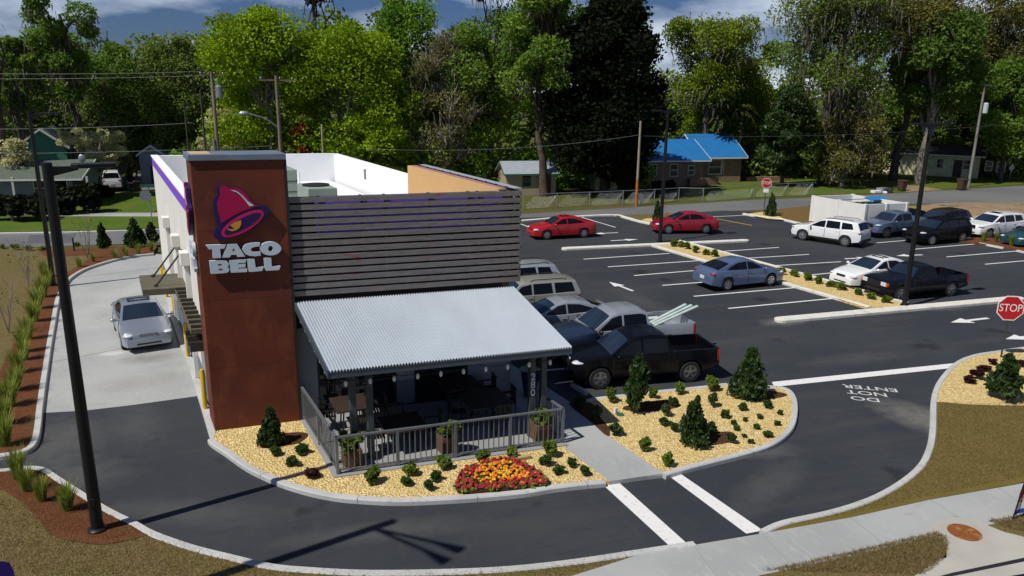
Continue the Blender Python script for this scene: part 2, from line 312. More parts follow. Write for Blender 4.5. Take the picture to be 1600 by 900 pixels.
# right: lawn between loop and pavement
LK3 = [(1192, 830), (1225, 816), (1300, 799.5), (1360, 780), (1405, 756), (1438, 729), (1452, 703), (1457, 680), (1458.5, 657), (1460, 622), (1470, 595), (1495, 567.5), (1525, 555), (1562, 549), (1600, 543.5), (1700, 533), (1800, 525)]
lk3 = spline(px(LK3, ZK), 4)
sheet('lawn', lk3+px([(1800, 700), (1620, 747), (1591, 755.5), (1450, 781), (1330, 808), (1200, 833)], .10), .10, M_lawn2, z0=-.02)
sheet('gravel_bed', spline(px(LK3[7:], .113), 4)[6:]+px([(1800, 640), (1700, 637)], .113)+spline(px([(1620, 634), (1560, 633.5), (1510, 632), (1480, 629), (1461, 628)], .113), 3), .117, M_gravel)
# pavement and manhole apron at the bottom right
sheet('pavement', px([(760, 1050), (870, 908), (1000, 867), (1085, 852), (1192, 834), (1330, 809), (1450, 782), (1591, 757), (1800, 712), (1800, 790), (1600, 833), (1459, 850), (1360, 871), (1255, 893), (1187, 907), (1000, 1000), (900, 1100)], .10), .112, M_conc, z0=-.02)
sheet('manhole_apron', spline(px([(1451, 830), (1456, 818), (1480, 810), (1520, 810), (1543, 820), (1575, 832), (1640, 850)], .112), 4)+px([(1700, 870), (1640, 890), (1400, 930), (1340, 925), (1390, 890), (1440, 872)], .112)+spline(px([(1479, 872), (1477, 856), (1464, 842), (1451, 830)], .112), 3), .117, mixmat('apron_concrete', [('base', 0, 0, 0, (.44, .42, .36), None), ('noise', .9, .4, .66, (.37, .35, .30), None), ('noise', 50, .5, .8, (.38, .36, .32), None)], rough=.85, bump=.1, bscale=60, bdist=.01))
jm = MB()
for a, b in (((1192, 835), (1240, 887)), ((1330, 809), (1395, 862)), ((1455, 781), (1500, 811)), ((1085, 853), (1140, 930)), ((1560, 763), (1650, 824))): ground_strip(jm, G(*a, .112), G(*b, .112), .018, .1155)
tag(jm.build('pavement_joint', mat('joint_grey', (.27, .27, .26), .9)), kind='structure')
sheet('verge', spline(px([(1474, 870), (1479, 856), (1474, 845), (1462, 838)], .11), 4)+px([(1440, 842), (1360, 863), (1255, 886), (1187, 899.5), (1050, 960), (1100, 1000), (1300, 960), (1420, 906)], .11), .121, M_lawn, z0=-.02)
sheet('verge', px([(1543, 821), (1580, 814), (1700, 786), (1800, 770), (1800, 850), (1610, 841), (1570, 832)], .11), .121, M_lawn, z0=-.02)
sheet('gutter_shadow', px([(1440, 915), (1488, 900.5), (1600, 877.5), (1800, 836), (1800, 829), (1600, 871.5), (1488, 895), (1440, 908)], .117), .121, mat('kerb_shadow_black', (.012, .012, .013), .8))  # flat near-black strip that paints the kerb's shadow along the gutter
sheet('gutter', px([(1400, 960), (1475, 906), (1600, 879), (1800, 834), (1900, 1000)]), .004, M_conc)
# beds round the building and the island with the conical trees
BK1 = [(329.7, 686), (338, 694), (354, 704), (390, 729), (435, 750), (480, 764.5), (520, 773), (560, 777.5), (625, 780.5), (700, 777.5), (760, 773.5), (820, 767.5), (860, 761), (905, 755.5), (945, 752)]
bk1 = spline(px(BK1, ZK), 4)
sheet('gravel_bed', bk1+px([(953, 752), (885, 701)], .113)+[B(8.9, -3.95, .11), B(2.4, -3.95, .11), B(2.4, 0, .11), B(0, -.02, .11)], .113, M_gravel, z0=-.02)
BK2 = [(1037, 741), (1055, 735), (1100, 723), (1160, 708), (1205, 693), (1232, 672), (1241, 650), (1241.5, 627), (1234, 611.5), (1219, 605), (1190, 603.5), (1142, 600), (1100, 604.5), (1025, 612), (968, 618.5), (930, 623), (912, 628)]
bk2 = spline(px(BK2, ZK), 4)
sheet('gravel_bed', bk2+px([(893, 630), (940, 674), (955, 684), (1033, 738)], .113), .113, M_gravel, z0=-.02)
sheet('mulch_patch', spline(px([(889, 631), (912, 626), (929, 634), (938, 652), (950, 666), (953, 680), (945, 679), (925, 661)], .115), 4, True), .119, M_mulch)
for q, rx_, ry_ in ((G(1023, 634, .115), 1.0, .45), (G(1110, 686, .115), .9, .45), (G(1193, 618, .115), .8, .4), (G(449, 686, .115), .55, .5)):
    sheet('mulch_patch', [(q[0]+rx_*math.cos(a)*(1+.15*math.sin(3*a+q[0])), q[1]+ry_*math.sin(a)*(1+.15*math.cos(2*a))) for a in np.linspace(0, 6.283, 22)[:-1]], .119, M_mulch)
# walk along the building and through the beds
sheet('walk', [B(9.4, 8.3, 0), B(9.4, .2, 0), B(8.95, .2, 0), B(8.95, -3.95, 0)]+px([(885, 702), (953, 752), (1037, 740), (950, 681), (893, 630), (791, 564), (760, 543), (700, 500)], .11), .1155, M_conc, z0=-.02)
sheet('ramp', px([(945, 754), (1040, 743), (1037, 738), (953, 750)], .06), .09, M_conc, z0=0)
sheet('patio_floor', [B(2.4, .2, 0), B(8.95, .2, 0), B(8.95, -4.05, 0), B(2.34, -4.0, 0)], .14, mat('patio_concrete_shaded', (.27, .27, .265), .8, var=.08, scale=1.2), z0=-.02)  # concrete coloured darker to paint in the shade under the canopy
# side strip under the drive-through windows
sheet('window_kerb', px([(330, 690), (309, 619), (292, 563), (282, 541), (266, 492), (255, 445), (253, 398)], .1)+[B(.3, 21, 0), B(.1, 14, 0), B(-.02, .05, 0)], .10, M_kerb, z0=-.02)
def kerb(name, pts, wid=.17, z0=-.03, z1=.135, material=M_kerb):
    pts = [np.array(p[:2]) for p in pts]; n = len(pts); prof = [(-.5, 0), (-.5, .82), (-.38, 1), (.38, 1), (.5, .82), (.5, 0)]
    vs = []
    for i in range(n):
        t = pts[min(i+1, n-1)]-pts[max(i-1, 0)]; t /= np.linalg.norm(t)+1e-9; q = np.array([-t[1], t[0]])
        for a, h in prof: vs.append((*(pts[i]+q*a*wid), z0+(z1-z0)*h))
    k = len(prof); fs = [(i*k+j, i*k+j+1, (i+1)*k+j+1, (i+1)*k+j) for i in range(n-1) for j in range(k-1)]
    fs += [tuple(range(k)), tuple((n-1)*k+j for j in range(k-1, -1, -1))]
    o = MB().add(vs, fs).build(name, material)
    jb = MB(); acc = 0.
    for i in range(1, n):
        sg = np.linalg.norm(pts[i]-pts[i-1]); acc += sg
        if acc > 2.9 and sg > .02:
            acc = 0; t = (pts[i]-pts[i-1])/sg; q = np.array([-t[1], t[0]])*wid*.52; c = pts[i]; a_ = t*.008
            jb.hexa([(*p_, z) for z in (z0+.04, z1+.002) for p_ in (c-q-a_, c+q-a_, c+q+a_, c-q+a_)])
    if jb.v: tag(jb.build('kerb_joint', mat('joint_grey', (.27, .27, .26), .9)), kind='structure')
    return tag(o, kind='structure')
kerb('kerb', lk, .2); kerb('kerb', lk2, .19); kerb('kerb', lk3, .19); kerb('kerb', bk1, .2); kerb('kerb', bk2, .19)
# far road on the right, with the slip into the car park
sheet('road', px([(560, 374), (815, 345), (962, 336), (1022, 348), (1115, 340), (1128, 330), (1240, 326), (1265, 321), (1450, 318), (1600, 326), (1800, 330), (1800, 276), (1600, 290), (1500, 296), (1380, 303), (1270, 309), (1180, 312), (1115, 316), (1000, 323), (815, 334), (560, 352)]), -.012, M_road)
sheet('road_mouth', px([(1022, 353), (1115, 344), (1240, 346), (1210, 334), (1190, 331), (1128, 329), (1040, 335)]), .004, M_asph)
sheet('kerb_bank', px([(1238, 345), (1165, 334.5), (1192, 329), (1262, 322), (1275, 326), (1272, 349), (1262, 351)], .1), .10, mixmat('bank_straw', [('base', 0, 0, 0, (.16, .10, .035), None), ('noise', 3, .4, .7, (.11, .07, .02), None), ('noise', 20, .5, .75, (.2, .13, .05), None)], bump=.6), z0=-.02)
sheet('gravel_bed', px([(1165, 334.5), (1192, 331), (1215, 337), (1230, 344), (1200, 342)], .1), .104, M_gravel)
sheet('kerb_bank', px([(962, 336), (1022, 350), (1032, 350), (1040, 343), (1060, 337), (1045, 333)], .1), .10, M_lawn, z0=-.02)
sheet('gravel_bed', px([(1000, 345), (1022, 349), (1036, 348), (1040, 342), (1010, 341)], .1), .104, M_gravel)
kerb('kerb', spline(px([(700, 352), (815, 344.5), (890, 338.5), (957, 335.5), (975, 338.5), (1000, 345.5), (1022, 349.5), (1034, 347.5)], .1), 3), .32, material=M_kerbw)
kerb('kerb', spline(px([(1162, 333.5), (1180, 337), (1215, 341), (1238, 346), (1262, 352)], .1), 3), .3, material=M_kerbw)
# bank and beds behind the right-hand parking row
mb = MB(); bank = []
pp = px([(1420, 322), (1470, 320), (1530, 320), (1600, 324), (1760, 330), (1800, 352), (1640, 352), (1540, 350), (1470, 345), (1420, 338)])
cx = sum(p[0] for p in pp)/len(pp); cy = sum(p[1] for p in pp)/len(pp)
vs = [(p[0], p[1], -.02) for p in pp]+[(cx+(p[0]-cx)*.75, cy+(p[1]-cy)*.6, .55+.15*math.sin(3*i)) for i, p in enumerate(pp)]+[(cx, cy, .75)]
n = len(pp); mb.add(vs, [(i, (i+1) % n, n+(i+1) % n, n+i) for i in range(n)]+[(n+i, n+(i+1) % n, 2*n) for i in range(n)])
tag(mb.build('dirt_bank', M_dirt, smooth=60), kind='structure')
sheet('pine_straw_bed', px([(1498, 377), (1530, 370), (1580, 374), (1700, 380), (1800, 402), (1700, 401), (1600, 391), (1530, 380)], .1), .10, M_straw, z0=-.01)
# landscaped island between the stalls and the pale kerb bars
sheet('gravel_bed', px([(1022, 383), (1060, 377), (1240, 425), (1416, 476), (1400, 480), (1357, 481), (1200, 434), (1110, 409)], .1), .11, M_gravel, z0=-.01)
kerb('kerb', px([(1017, 382), (1107, 408.5), (1217, 439), (1360, 480)], .1), .26, material=M_kerbw)
kerb('kerb', px([(1062, 375.5), (1150, 399), (1290, 437), (1420, 474)], .1), .18, material=M_kerbw)
def bar(name, a, b, wid):
    a, b = np.array(a[:2]), np.array(b[:2]); d = b-a; Ld = np.linalg.norm(d); d /= Ld; q = np.array([-d[1], d[0]]); out_ = []
    for k in range(9): t = -math.pi/2+math.pi*k/8; out_.append(b+d*wid/2*math.cos(t)+q*wid/2*math.sin(t))
    for k in range(9): t = math.pi/2+math.pi*k/8; out_.append(a+d*wid/2*math.cos(t)+q*wid/2*math.sin(t))
    o = MB().prism(out_, -.02, .14).build(name, M_kerbw, bevel=.03); return tag(o, kind='structure')
bar('kerb_island', G(884, 387, .14), G(1164, 374.5, .14), .55)
bar('kerb_island', G(1221, 497.5, .14), G(1590, 464.5, .14), .62)
# painted markings
pm = MB(); ZP = .005
for a, b in (((912, 405), (1046, 396)), ((950, 417), (1090, 407.5)), ((990.7, 430.6), (1120, 420)), ((1035, 446), (1160, 436)), ((1084, 463), (1241, 449.7)), ((1138, 482), (1305, 466)),
             ((1127, 393), (1217, 386.6)), ((1160, 404), (1264, 397.5)), ((1195, 416), (1314, 409)), ((1240, 432), (1316, 425)), ((1285, 441), (1340, 436)), ((1370, 379.5), (1414, 375.8)), ((1422, 390), (1527, 381)), ((1479, 401.5), (1589, 392.3)), ((1539, 413), (1640, 404)),
             ((835, 580), (884, 576)), ((849, 341), (856, 342.5)), ((814, 350), (829, 356)), ((907, 339), (962, 355.3)), ((1110, 339), (1164, 336.3))):
    ground_strip(pm, G(*a), G(*b), .13, ZP)
tag(pm.build('parking_line', M_paint), kind='structure')
pm = MB(); ground_strip(pm, G(1119.5, 342), G(1175, 352.4), .16, .012); tag(pm.build('yellow_line', M_ypaint), kind='structure')
pm = MB(); pm.add([(*G(*q)[:2], ZP) for q in ((1210, 604.5), (1480, 576), (1492, 567.5), (1206, 597))], [(0, 1, 2, 3)])
pm.add([(*G(*q)[:2], ZP) for q in ((942.5, 758), (968, 755), (1074, 850), (1047, 854))], [(0, 1, 2, 3)]); pm.add([(*G(*q)[:2], ZP) for q in ((1044, 743), (1064, 741), (1192, 829), (1166, 834))], [(0, 1, 2, 3)])
tag(pm.build('stop_bar', M_paint), kind='structure')
def arrow(c, heading, ln, wd):
    d = np.array([math.cos(heading), math.sin(heading)]); q = np.array([-d[1], d[0]]); c = np.array(c[:2])
    ln *= .92; wd *= .82; loc = [(-.5, -.13), (.05, -.13), (.05, -.5), (.5, 0), (.05, .5), (.05, .13), (-.5, .13)]
    mb = MB(); mb.add([(*(c+d*a*ln+q*b*wd), ZP) for a, b in loc], [(0, 1, 5, 6), (2, 3, 4)] if False else [(0, 1, 5, 6), (1, 2, 3), (1, 3, 5), (5, 3, 4)])
    return tag(mb.build('lane_arrow', M_paint), kind='structure')
arrow(G(945, 364.5), math.pi, 2.3, .75); arrow(G(976, 375), 0, 2.3, .8); arrow(G(1341, 403.5), -.1, 2.1, .9); arrow(G(1421, 399), math.pi-.1, 2.1, .9); arrow(G(1515, 500.5), math.pi+.02, 2.5, .95); arrow(G(1600, 526.5), math.pi, 2.3, .9)
arrow(G(970, 447.5), math.radians(100), 2.3, .8); arrow(G(884, 453), math.radians(280), 2.3, .9)
# lettering on the drive, read from the far side
tx = text('DO', .47, (*G(1351.5, 623.5)[:2], .006), Matrix.Rotation(math.pi-.54, 3, 'Z'), M_worn, None, 'road_lettering', .0005, sx=1.3, bold=.004); tag(tx, kind='structure')
tx = text('NOT', .47, (*G(1354, 614.5)[:2], .006), Matrix.Rotation(math.pi-.54, 3, 'Z'), M_worn, None, 'road_lettering', .0005, sx=1.3, bold=.004); tag(tx, kind='structure')
tx = text('ENTER', .47, (*G(1359.5, 606.5)[:2], .006), Matrix.Rotation(math.pi-.54, 3, 'Z'), M_worn, None, 'road_lettering', .0005, sx=1.3, bold=.004); tag(tx, kind='structure')
# left: far street, pavement and front lawns
sheet('road', px([(-400, 372), (-100, 382), (50, 386), (245, 379), (300, 372), (420, 362), (420, 350), (250, 359), (150, 362), (0, 366), (-400, 356)]), -.008, M_road)
sheet('road_patch', px([(46, 367), (120, 366), (110, 379), (42, 380)]), -.004, mat('patch_asphalt', (.085, .09, .10), .9, var=.15, scale=2))
kerb('kerb', px([(-300, 361), (0, 364.5), (100, 363), (240, 359), (330, 352)], .05), .3, z1=.09, material=M_kerb)
sheet('lawn', px([(-300, 340), (-300, 360), (0, 363.5), (100, 362), (240, 357.5), (330, 350), (330, 338), (240, 339), (100, 339)]), .05, M_green, z0=-.03)
sheet('footpath', px([(60, 337.5), (100, 338.5), (240, 339), (330, 337), (330, 331), (240, 333), (120, 333.5), (80, 334)]), .045, M_conc, z0=-.03)
sheet('lawn', px([(60, 337), (120, 333), (240, 332.5), (260, 320), (250, 296), (150, 303), (90, 318)]), .03, M_green, z0=-.03)
sheet('driveway', px([(176, 300), (250, 296), (320, 294), (320, 262), (255, 268), (185, 272)]), .01, M_road)
sheet('lawn', px([(150, 276), (210, 274), (205, 266), (150, 266)]), .03, M_green)
# right: lawn by the brick house, sandy patch, shade ground
sheet('lawn', px([(1060, 296), (1180, 309), (1380, 301), (1600, 288), (1800, 272), (1800, 262), (1500, 268), (1260, 276), (1150, 281), (1095, 287)]), .0, mixmat('side_lawn', [('base', 0, 0, 0, (.075, .125, .011), None), ('noise', .35, .42, .62, (.12, .11, .022), None), ('noise', 12, .5, .75, (.04, .05, .008), None)], bump=.5, bscale=14))
sheet('sand_patch', px([(1415, 300), (1475, 297), (1440, 291), (1418, 289)]), .006, M_dirt)

# short turf on the near lawns and loose needles on the straw beds
def blades(name, poly, n, h, wd, c1, c2, label, z, seed, flat=False):
    rg = np.random.default_rng(seed); P = np.array([p[:2] for p in poly]); lo, hi = P.min(0), P.max(0); V = []
    q = rg.random((n*3, 2))*(hi-lo)+lo; ins = np.zeros(len(q), bool); m_ = len(P)
    for i in range(m_):
        a, b = P[i], P[(i+1) % m_]; cnd = (a[1] > q[:, 1]) != (b[1] > q[:, 1]); ins ^= cnd & (q[:, 0] < (b[0]-a[0])*(q[:, 1]-a[1])/(b[1]-a[1]+1e-12)+a[0])
    q = q[ins][:n]; n = len(q); an = rg.random(n)*6.283; b0 = np.stack([q[:, 0], q[:, 1], np.full(n, z)], 1); sd_ = np.stack([np.cos(an), np.sin(an), 0*an], 1)*wd*(.6+.8*rg.random((n, 1)))
    ln = rg.standard_normal((n, 3))*(h*.9); ln[:, 2] = h*(.5+rg.random(n)) if not flat else .012+.012*rg.random(n)
    if flat: ln[:, :2] *= 1.4
    V = np.stack([b0-sd_, b0+sd_, b0+ln+sd_*.25, b0+ln-sd_*.25], 1).reshape(-1, 3); me = bpy.data.meshes.new(name)
    me.from_pydata(V.tolist(), [], np.arange(4*n).reshape(-1, 4).tolist()); at = me.attributes.new('tint', 'FLOAT', 'POINT'); at.data.foreach_set('value', np.repeat(rg.random(n), 4).astype(np.float32))
    me.materials.append(mat(name+'_blade', c1, .8, tint=c2)); o = bpy.data.objects.new(name, me); COL.objects.link(o); tag(o, label, 'grass', kind='stuff')
blades('turf', px([(1075, 856), (1000, 869), (880, 907), (560, 907), (-30, 907), (-30, 780), (40, 790), (120, 850), (180, 853), (238, 838), (300, 860), (360, 874), (420, 888), (480, 894.5), (575, 899), (700, 897.5), (800, 892.5), (900, 881.5), (1000, 866.5)]), 26000, .045, .006, (.13, .092, .030), (.36, .26, .11), 'short tan turf along the lower left kerb', .10, 31)
blades('turf', px([(1212, 830), (1230, 820), (1304, 803), (1365, 784), (1412, 760), (1445, 732), (1459, 705), (1464, 680), (1465, 657), (1466, 634), (1620, 636), (1620, 746), (1450, 780), (1330, 808)]), 26000, .038, .005, (.13, .110, .018), (.30, .235, .065), 'short olive turf between the loop drive and the pavement', .10, 32)
blades('turf', px([(1190, 899), (1255, 886), (1360, 862), (1462, 838), (1476, 846), (1480, 858), (1474, 880), (1440, 905)]), 9000, .05, .006, (.14, .098, .030), (.38, .27, .11), 'short tan turf of the verge beside the manhole', .12, 33)
blades('turf', px([(1543, 821), (1580, 814), (1625, 803), (1625, 842), (1570, 832)]), 2500, .05, .006, (.14, .098, .030), (.38, .27, .11), 'short tan turf under the fruit-printed flag', .12, 34)
blades('pine_needles', px([(-30, 748), (20, 775), (80, 835), (170, 850), (240, 834), (168, 797), (90, 748), (0, 735)]), 9000, .05, .004, (.10, .032, .010), (.34, .14, .05), 'loose pine needles of the straw bed under the big lamp post', .119, 35, True)
blades('pine_needles', px([(50, 690), (60, 640), (82, 500), (96, 452), (80, 434), (36, 510), (-10, 600), (-30, 700)]), 9000, .05, .004, (.10, .032, .010), (.34, .14, .05), 'loose pine needles of the straw bed beside the drive lane', .119, 36, True)
# ================================================================ RESTAURANT
M_rust = mixmat('rust_panel', [('base', 0, 0, 0, (.150, .034, .0165), None), ('noise', .55, .38, .66, (.115, .027, .0145), None), ('noise', 2.2, .52, .75, (.185, .050, .022), (1, 1, .6)), ('noise', 9, .58, .8, (.085, .022, .012), (1, 1, .3))], rough=.6, bump=.06, bscale=14, spec=.3)
M_white = mat('white_stucco', (.86, .87, .88), .8, var=.02, scale=1.2, bump=.05, bscale=90)
M_cream = mat('cream_stucco', (.70, .68, .62), .8, var=.04, scale=1.1, bump=.05, bscale=90)
M_purple = mat('purple_band', (.19, .075, .58), .55)
M_tan = mat('tan_panel', (.55, .335, .135), .75, var=.03, scale=1.5)
M_cap = mat('metal_coping', (.20, .245, .31), .4, metal=.3, var=.08, scale=2)
M_dark = mat('dark_bronze', (.018, .017, .016), .5)
M_bronze = mat('olive_bronze', (.10, .088, .055), .55, var=.12, scale=3)
M_glass = mat('dark_glass', (.010, .012, .015), .06, spec=.6)
M_grey = mat('grey_metal', (.15, .165, .18), .45, metal=.3, var=.06, scale=5)
M_teal = mat('slate_panel', (.12, .16, .19), .6, var=.05, scale=1.5)
M_wood = mixmat('weathered_board', [('base', 0, 0, 0, (.215, .195, .185), None), ('noise', 2.2, .38, .66, (.150, .134, .126), (1, 1, 9)), ('noise', 14, .45, .75, (.29, .26, .235), (.35, 1, 10)), ('noise', 1.1, .64, .72, (.27, .09, .08), (1.2, 1, 6)), ('noise', 30, .58, .8, (.06, .05, .045), (.3, 1, 8))], rough=.85, bump=.25, bscale=30, bdist=.01)
M_roof = mat('galvanised_roof', (.46, .51, .56), .42, metal=.35, var=.04, scale=1.4, stretch=(1, .3, 1), detail=6)
M_hvac = mat('hvac_green_grey', (.27, .33, .28), .6, var=.05, scale=2)
bt = tag(empty('restaurant', B(0, 0, 0)), 'restaurant with rust red sign tower, grey slatted wood screen and a tin-roofed patio', 'restaurant')
def part(name, mb, m, parent=bt, **k): return mb.build(name, m, parent, **k)
# tower
TH = 8.03
tw = part('tower', MB().bbox(-.06, 2.38, 0, 1.15, .1, TH), M_rust, bevel=.012)
mb = MB().bbox(-.12, 2.43, -.06, 1.22, TH, TH+.17); part('coping', mb, M_cap, tw, bevel=.015)
part('coping_top', MB().bbox(-.02, .5, .12, 1.1, TH+.17, TH+.176), mat('tan_membrane', (.50, .36, .18), .8), tw)
sm = MB()
for z in (2.05, 4.1, 6.1): sm.bbox(-.062, 2.382, -.003, .0, z, z+.012); sm.bbox(-.063, -.06, 0, 1.1, z, z+.012)
part('panel_seam', sm, mat('rust_seam', (.10, .024, .013), .7), tw)
part('corner_trim', MB().bbox(2.382, 2.44, -.02, .09, .1, TH), M_dark, tw)
# outer walls: left wall, rear wall, right wall, front wall behind the screen
ZW = 6.5; V1 = 21.0; U1 = 9.42
part('side_wall', MB().bbox(.06, .32, 1.15, V1, .1, ZW), M_cream)
part('purple_stripe', MB().bbox(.052, .06, 1.16, V1-.01, ZW-.46, ZW-.06), M_purple)
part('wall_coping', MB().bbox(.02, .36, 1.15, V1+.03, ZW, ZW+.05), M_white)
part('rear_wall', MB().bbox(.32, U1-.25, V1-.3, V1, .1, ZW+.02), M_white)
part('parapet', MB().bbox(U1-.3, U1-.02, 8.5, V1, .1, ZW), M_white)
part('parapet', MB().bbox(8.86, 9.0, .36, 8.35, 5.0, 6.98), M_tan)
part('parapet', MB().bbox(8.86, 9.34, 8.35, 8.5, .1, 6.98), M_tan)
part('side_wall', MB().bbox(9.0, 9.34, .55, 8.35, .1, 6.9), mat('brown_stucco', (.20, .14, .10), .8))
part('roof_deck', MB().bbox(.32, 8.86, .6, V1-.3, 4.95, 5.05), mat('roof_membrane', (.74, .75, .75), .8, var=.04, scale=1))
fw = part('front_wall', MB().bbox(2.4, 9.0, .36, .55, 2.95, 6.9), mat('shaded_fascia', (.018, .016, .018), .8))  # wall coloured near black so the gaps between slats read as shade
part('purple_stripe', MB().bbox(3.2, 9.0, .17, .19, 5.75, 6.93), M_purple)
# glass front under the canopy: frames, panes, pale piers
for a, b in ((2.4, 3.05), (5.5, 6.05), (7.85, 9.34)): part('pier', MB().bbox(a, b, .33, .55, .14, 2.95), mat('pier_shaded', (.26, .28, .30), .8))  # pale piers in a darker grey, with the patio shade put into it
for a, b in ((3.05, 5.5), (6.05, 7.85)):
    fr = MB()
    for x in (a, (a+b)/2-.03, b-.06): fr.bbox(x, x+.06, .36, .46, .14, 2.95)
    for z in (.14, 1.0, 2.3, 2.89): fr.bbox(a+.061, b-.061, .37, .45, z, z+.06)
    f = part('storefront_window', fr, M_dark); part('pane', MB().bbox(a+.05, b-.05, .40, .42, .2, 2.9), M_glass, f)
part('base_panel', MB().bbox(5.5, 6.05, .31, .33, .14, .95), M_teal)
# slatted wood screen
sl = MB(); pitchz = (7.0-4.02)/14
for i in range(14):
    z = 4.02+i*pitchz; off = .006*rng.standard_normal()
    sl.bbox(2.44, 9.46, .08+off, .12+off, z, z+pitchz-.062)
    sl.bbox(9.46, 9.50, .085, 8.3, z, z+pitchz-.062)
part('slat_screen', sl, M_wood)
ub = MB()
for u in (3.3, 4.5, 5.2, 6.55, 7.8, 8.1, 8.9, 9.4): ub.bbox(u, u+.06, .125, .33, 4.0, 6.95)
for v in (1.2, 2.4, 3.6, 4.8, 6.0, 7.2, 8.2): ub.bbox(9.345, 9.455, v, v+.06, 4.0, 6.95)
part('screen_batten', ub, M_dark)
part('screen_cap', MB().bbox(9.30, 9.52, .13, 8.32, 7.0, 7.03), mat('pale_flashing', (.55, .58, .60), .4, metal=.4))
for v in np.arange(.6, 8.2, .75): part('screen_bracket', MB().bbox(9.16, 9.28, v, v+.1, 6.97, 7.02), M_dark)
part('parapet_trim', MB().bbox(8.98, 9.15, .36, 8.35, 6.985, 7.0), mat('rose_trim', (.36, .17, .20), .7))
# roof equipment
h = part('rooftop_unit', MB().bbox(2.3, 4.42, 8.0, 10.6, 5.05, 6.95), M_hvac, bevel=.03)
hb = MB()
for z in (5.4, 5.75, 6.1, 6.5): hb.bbox(2.29, 4.43, 7.985, 8.0, z, z+.025)
part('panel_seam', hb, M_dark, h)
h = part('rooftop_unit', MB().bbox(3.75, 4.7, 3.4, 5.0, 5.05, 6.78), M_hvac, bevel=.03); part('fan_grille', MB().lathe([(.45, 0), (.45, .05)], B(4.2, 4.2, 6.78)), M_dark, h)
part('roof_vent', MB().tube([B(6.2, 17, 5.05), B(6.2, 17, 5.9)], .06).tube([B(6.5, 17.4, 5.05), B(6.5, 17.4, 5.9)], .06), M_white)
part('overflow_slot', MB().bbox(U1-.306, U1-.3, 15.0, 15.35, 5.7, 6.2), M_grey)
# boxes, awning and trellis on the drive-through wall
for v in (4.6, 8.0, 12.5):
    bx_ = part('scupper_box', MB().bbox(-.22, .058, v, v+.55, 4.15, 4.6), M_cream, bevel=.02); part('downpipe', MB().bbox(-.10, .056, v+.14, v+.40, .12, 4.15), M_cream, bx_)
aw = part('window_awning', MB().bbox(-1.42, .055, 6.6, 9.0, 2.72, 2.95), M_bronze, bevel=.01)
for v in (7.0, 8.6):
    part('tie_rod', MB().tube([B(-.95, v, 2.96), B(.02, v, 4.2)], .035, 6).ball(B(-.95, v, 2.98), .08).ball(B(.0, v, 4.2), .08), M_dark, aw)
part('window_awning', MB().bbox(-.36, .055, 1.3, 6.58, 2.74, 2.90), M_bronze, bevel=.01)
M_fin = mat('dark_olive', (.035, .03, .02), .6)
for v in np.arange(1.4, 6.5, .55): part('awning_fin', MB().bbox(-.34, .05, v, v+.09, 2.903, 3.0), M_fin, aw)
for v in (1.25, 1.9, 2.55): part('awning_bracket', MB().bbox(-.42, .04, v, v+.1, 2.2, 2.5), M_fin, aw)
for v0, v1 in ((1.6, 3.2), (5.0, 6.6), (10.5, 12.3)):
    wf = part('service_window', MB().bbox(.03, .058, v0, v1, 1.0, 2.2), M_dark); part('pane', MB().bbox(.018, .03, v0+.08, v1-.08, 1.08, 2.12), M_glass, wf)
part('wall_base', MB().bbox(.035, .058, 1.16, V1-.05, .1, .95), M_teal)
# ---- the emblem and the letters on the tower: outlines in tower coordinates (u, z)
M_mag = mat('magenta_acrylic', (.40, .004, .070), .35, spec=.4)
M_pink = mat('pink_acrylic', (.56, .010, .12), .35)
M_navy = mat('navy_acrylic', (.020, .006, .085), .35)
M_whitea = mat('white_acrylic', (.62, .68, .72), .4)
M_gold = mat('gold_acrylic', (.62, .30, .02), .4)
M_letter = mat('letter_face', (.56, .64, .70), .45)
M_return = mat('letter_edge', (.78, .80, .80), .5)
def front_uz(x, y, v=-.12):
    d = ray(x, y); t = (O[1]+v*math.cos(SK))/d[1]; q = d*t; return q[0]-O[0]+v*math.sin(SK), q[2]+CAM_H
def emb(pts): return [front_uz(320+a/9, 280+b/9) for a, b in pts]
def plate(name, loops, v0, v1, m, parent, mapf=None, edge=None):
    """loops: (u,z) outline; thickness from v0 (front) back to v1"""
    mb = MB()
    for lp in loops:
        mapp = mapf or (lambda u, v, z: B(u, v, z))
        fr = [mapp(u, v0, z) for u, z in lp]; bk = [mapp(u, v1, z) for u, z in lp]; n = len(lp)
        mb.add(fr+bk, [tuple(range(n)), tuple(range(2*n-1, n-1, -1))]+[(i, n+i, n+(i+1) % n, (i+1) % n) for i in range(n)])
    return mb.build(name, m, parent)
def rot_ellipse(cx, cy, a, b, deg, n=36, k=1): 
    return [(cx+a*math.cos(t)*math.cos(math.radians(deg))-b*math.sin(t)*math.sin(math.radians(deg)), cy+a*math.cos(t)*math.sin(math.radians(deg))+b*math.sin(t)*math.cos(math.radians(deg))) for t in np.linspace(0, 2*math.pi, n, endpoint=False)]
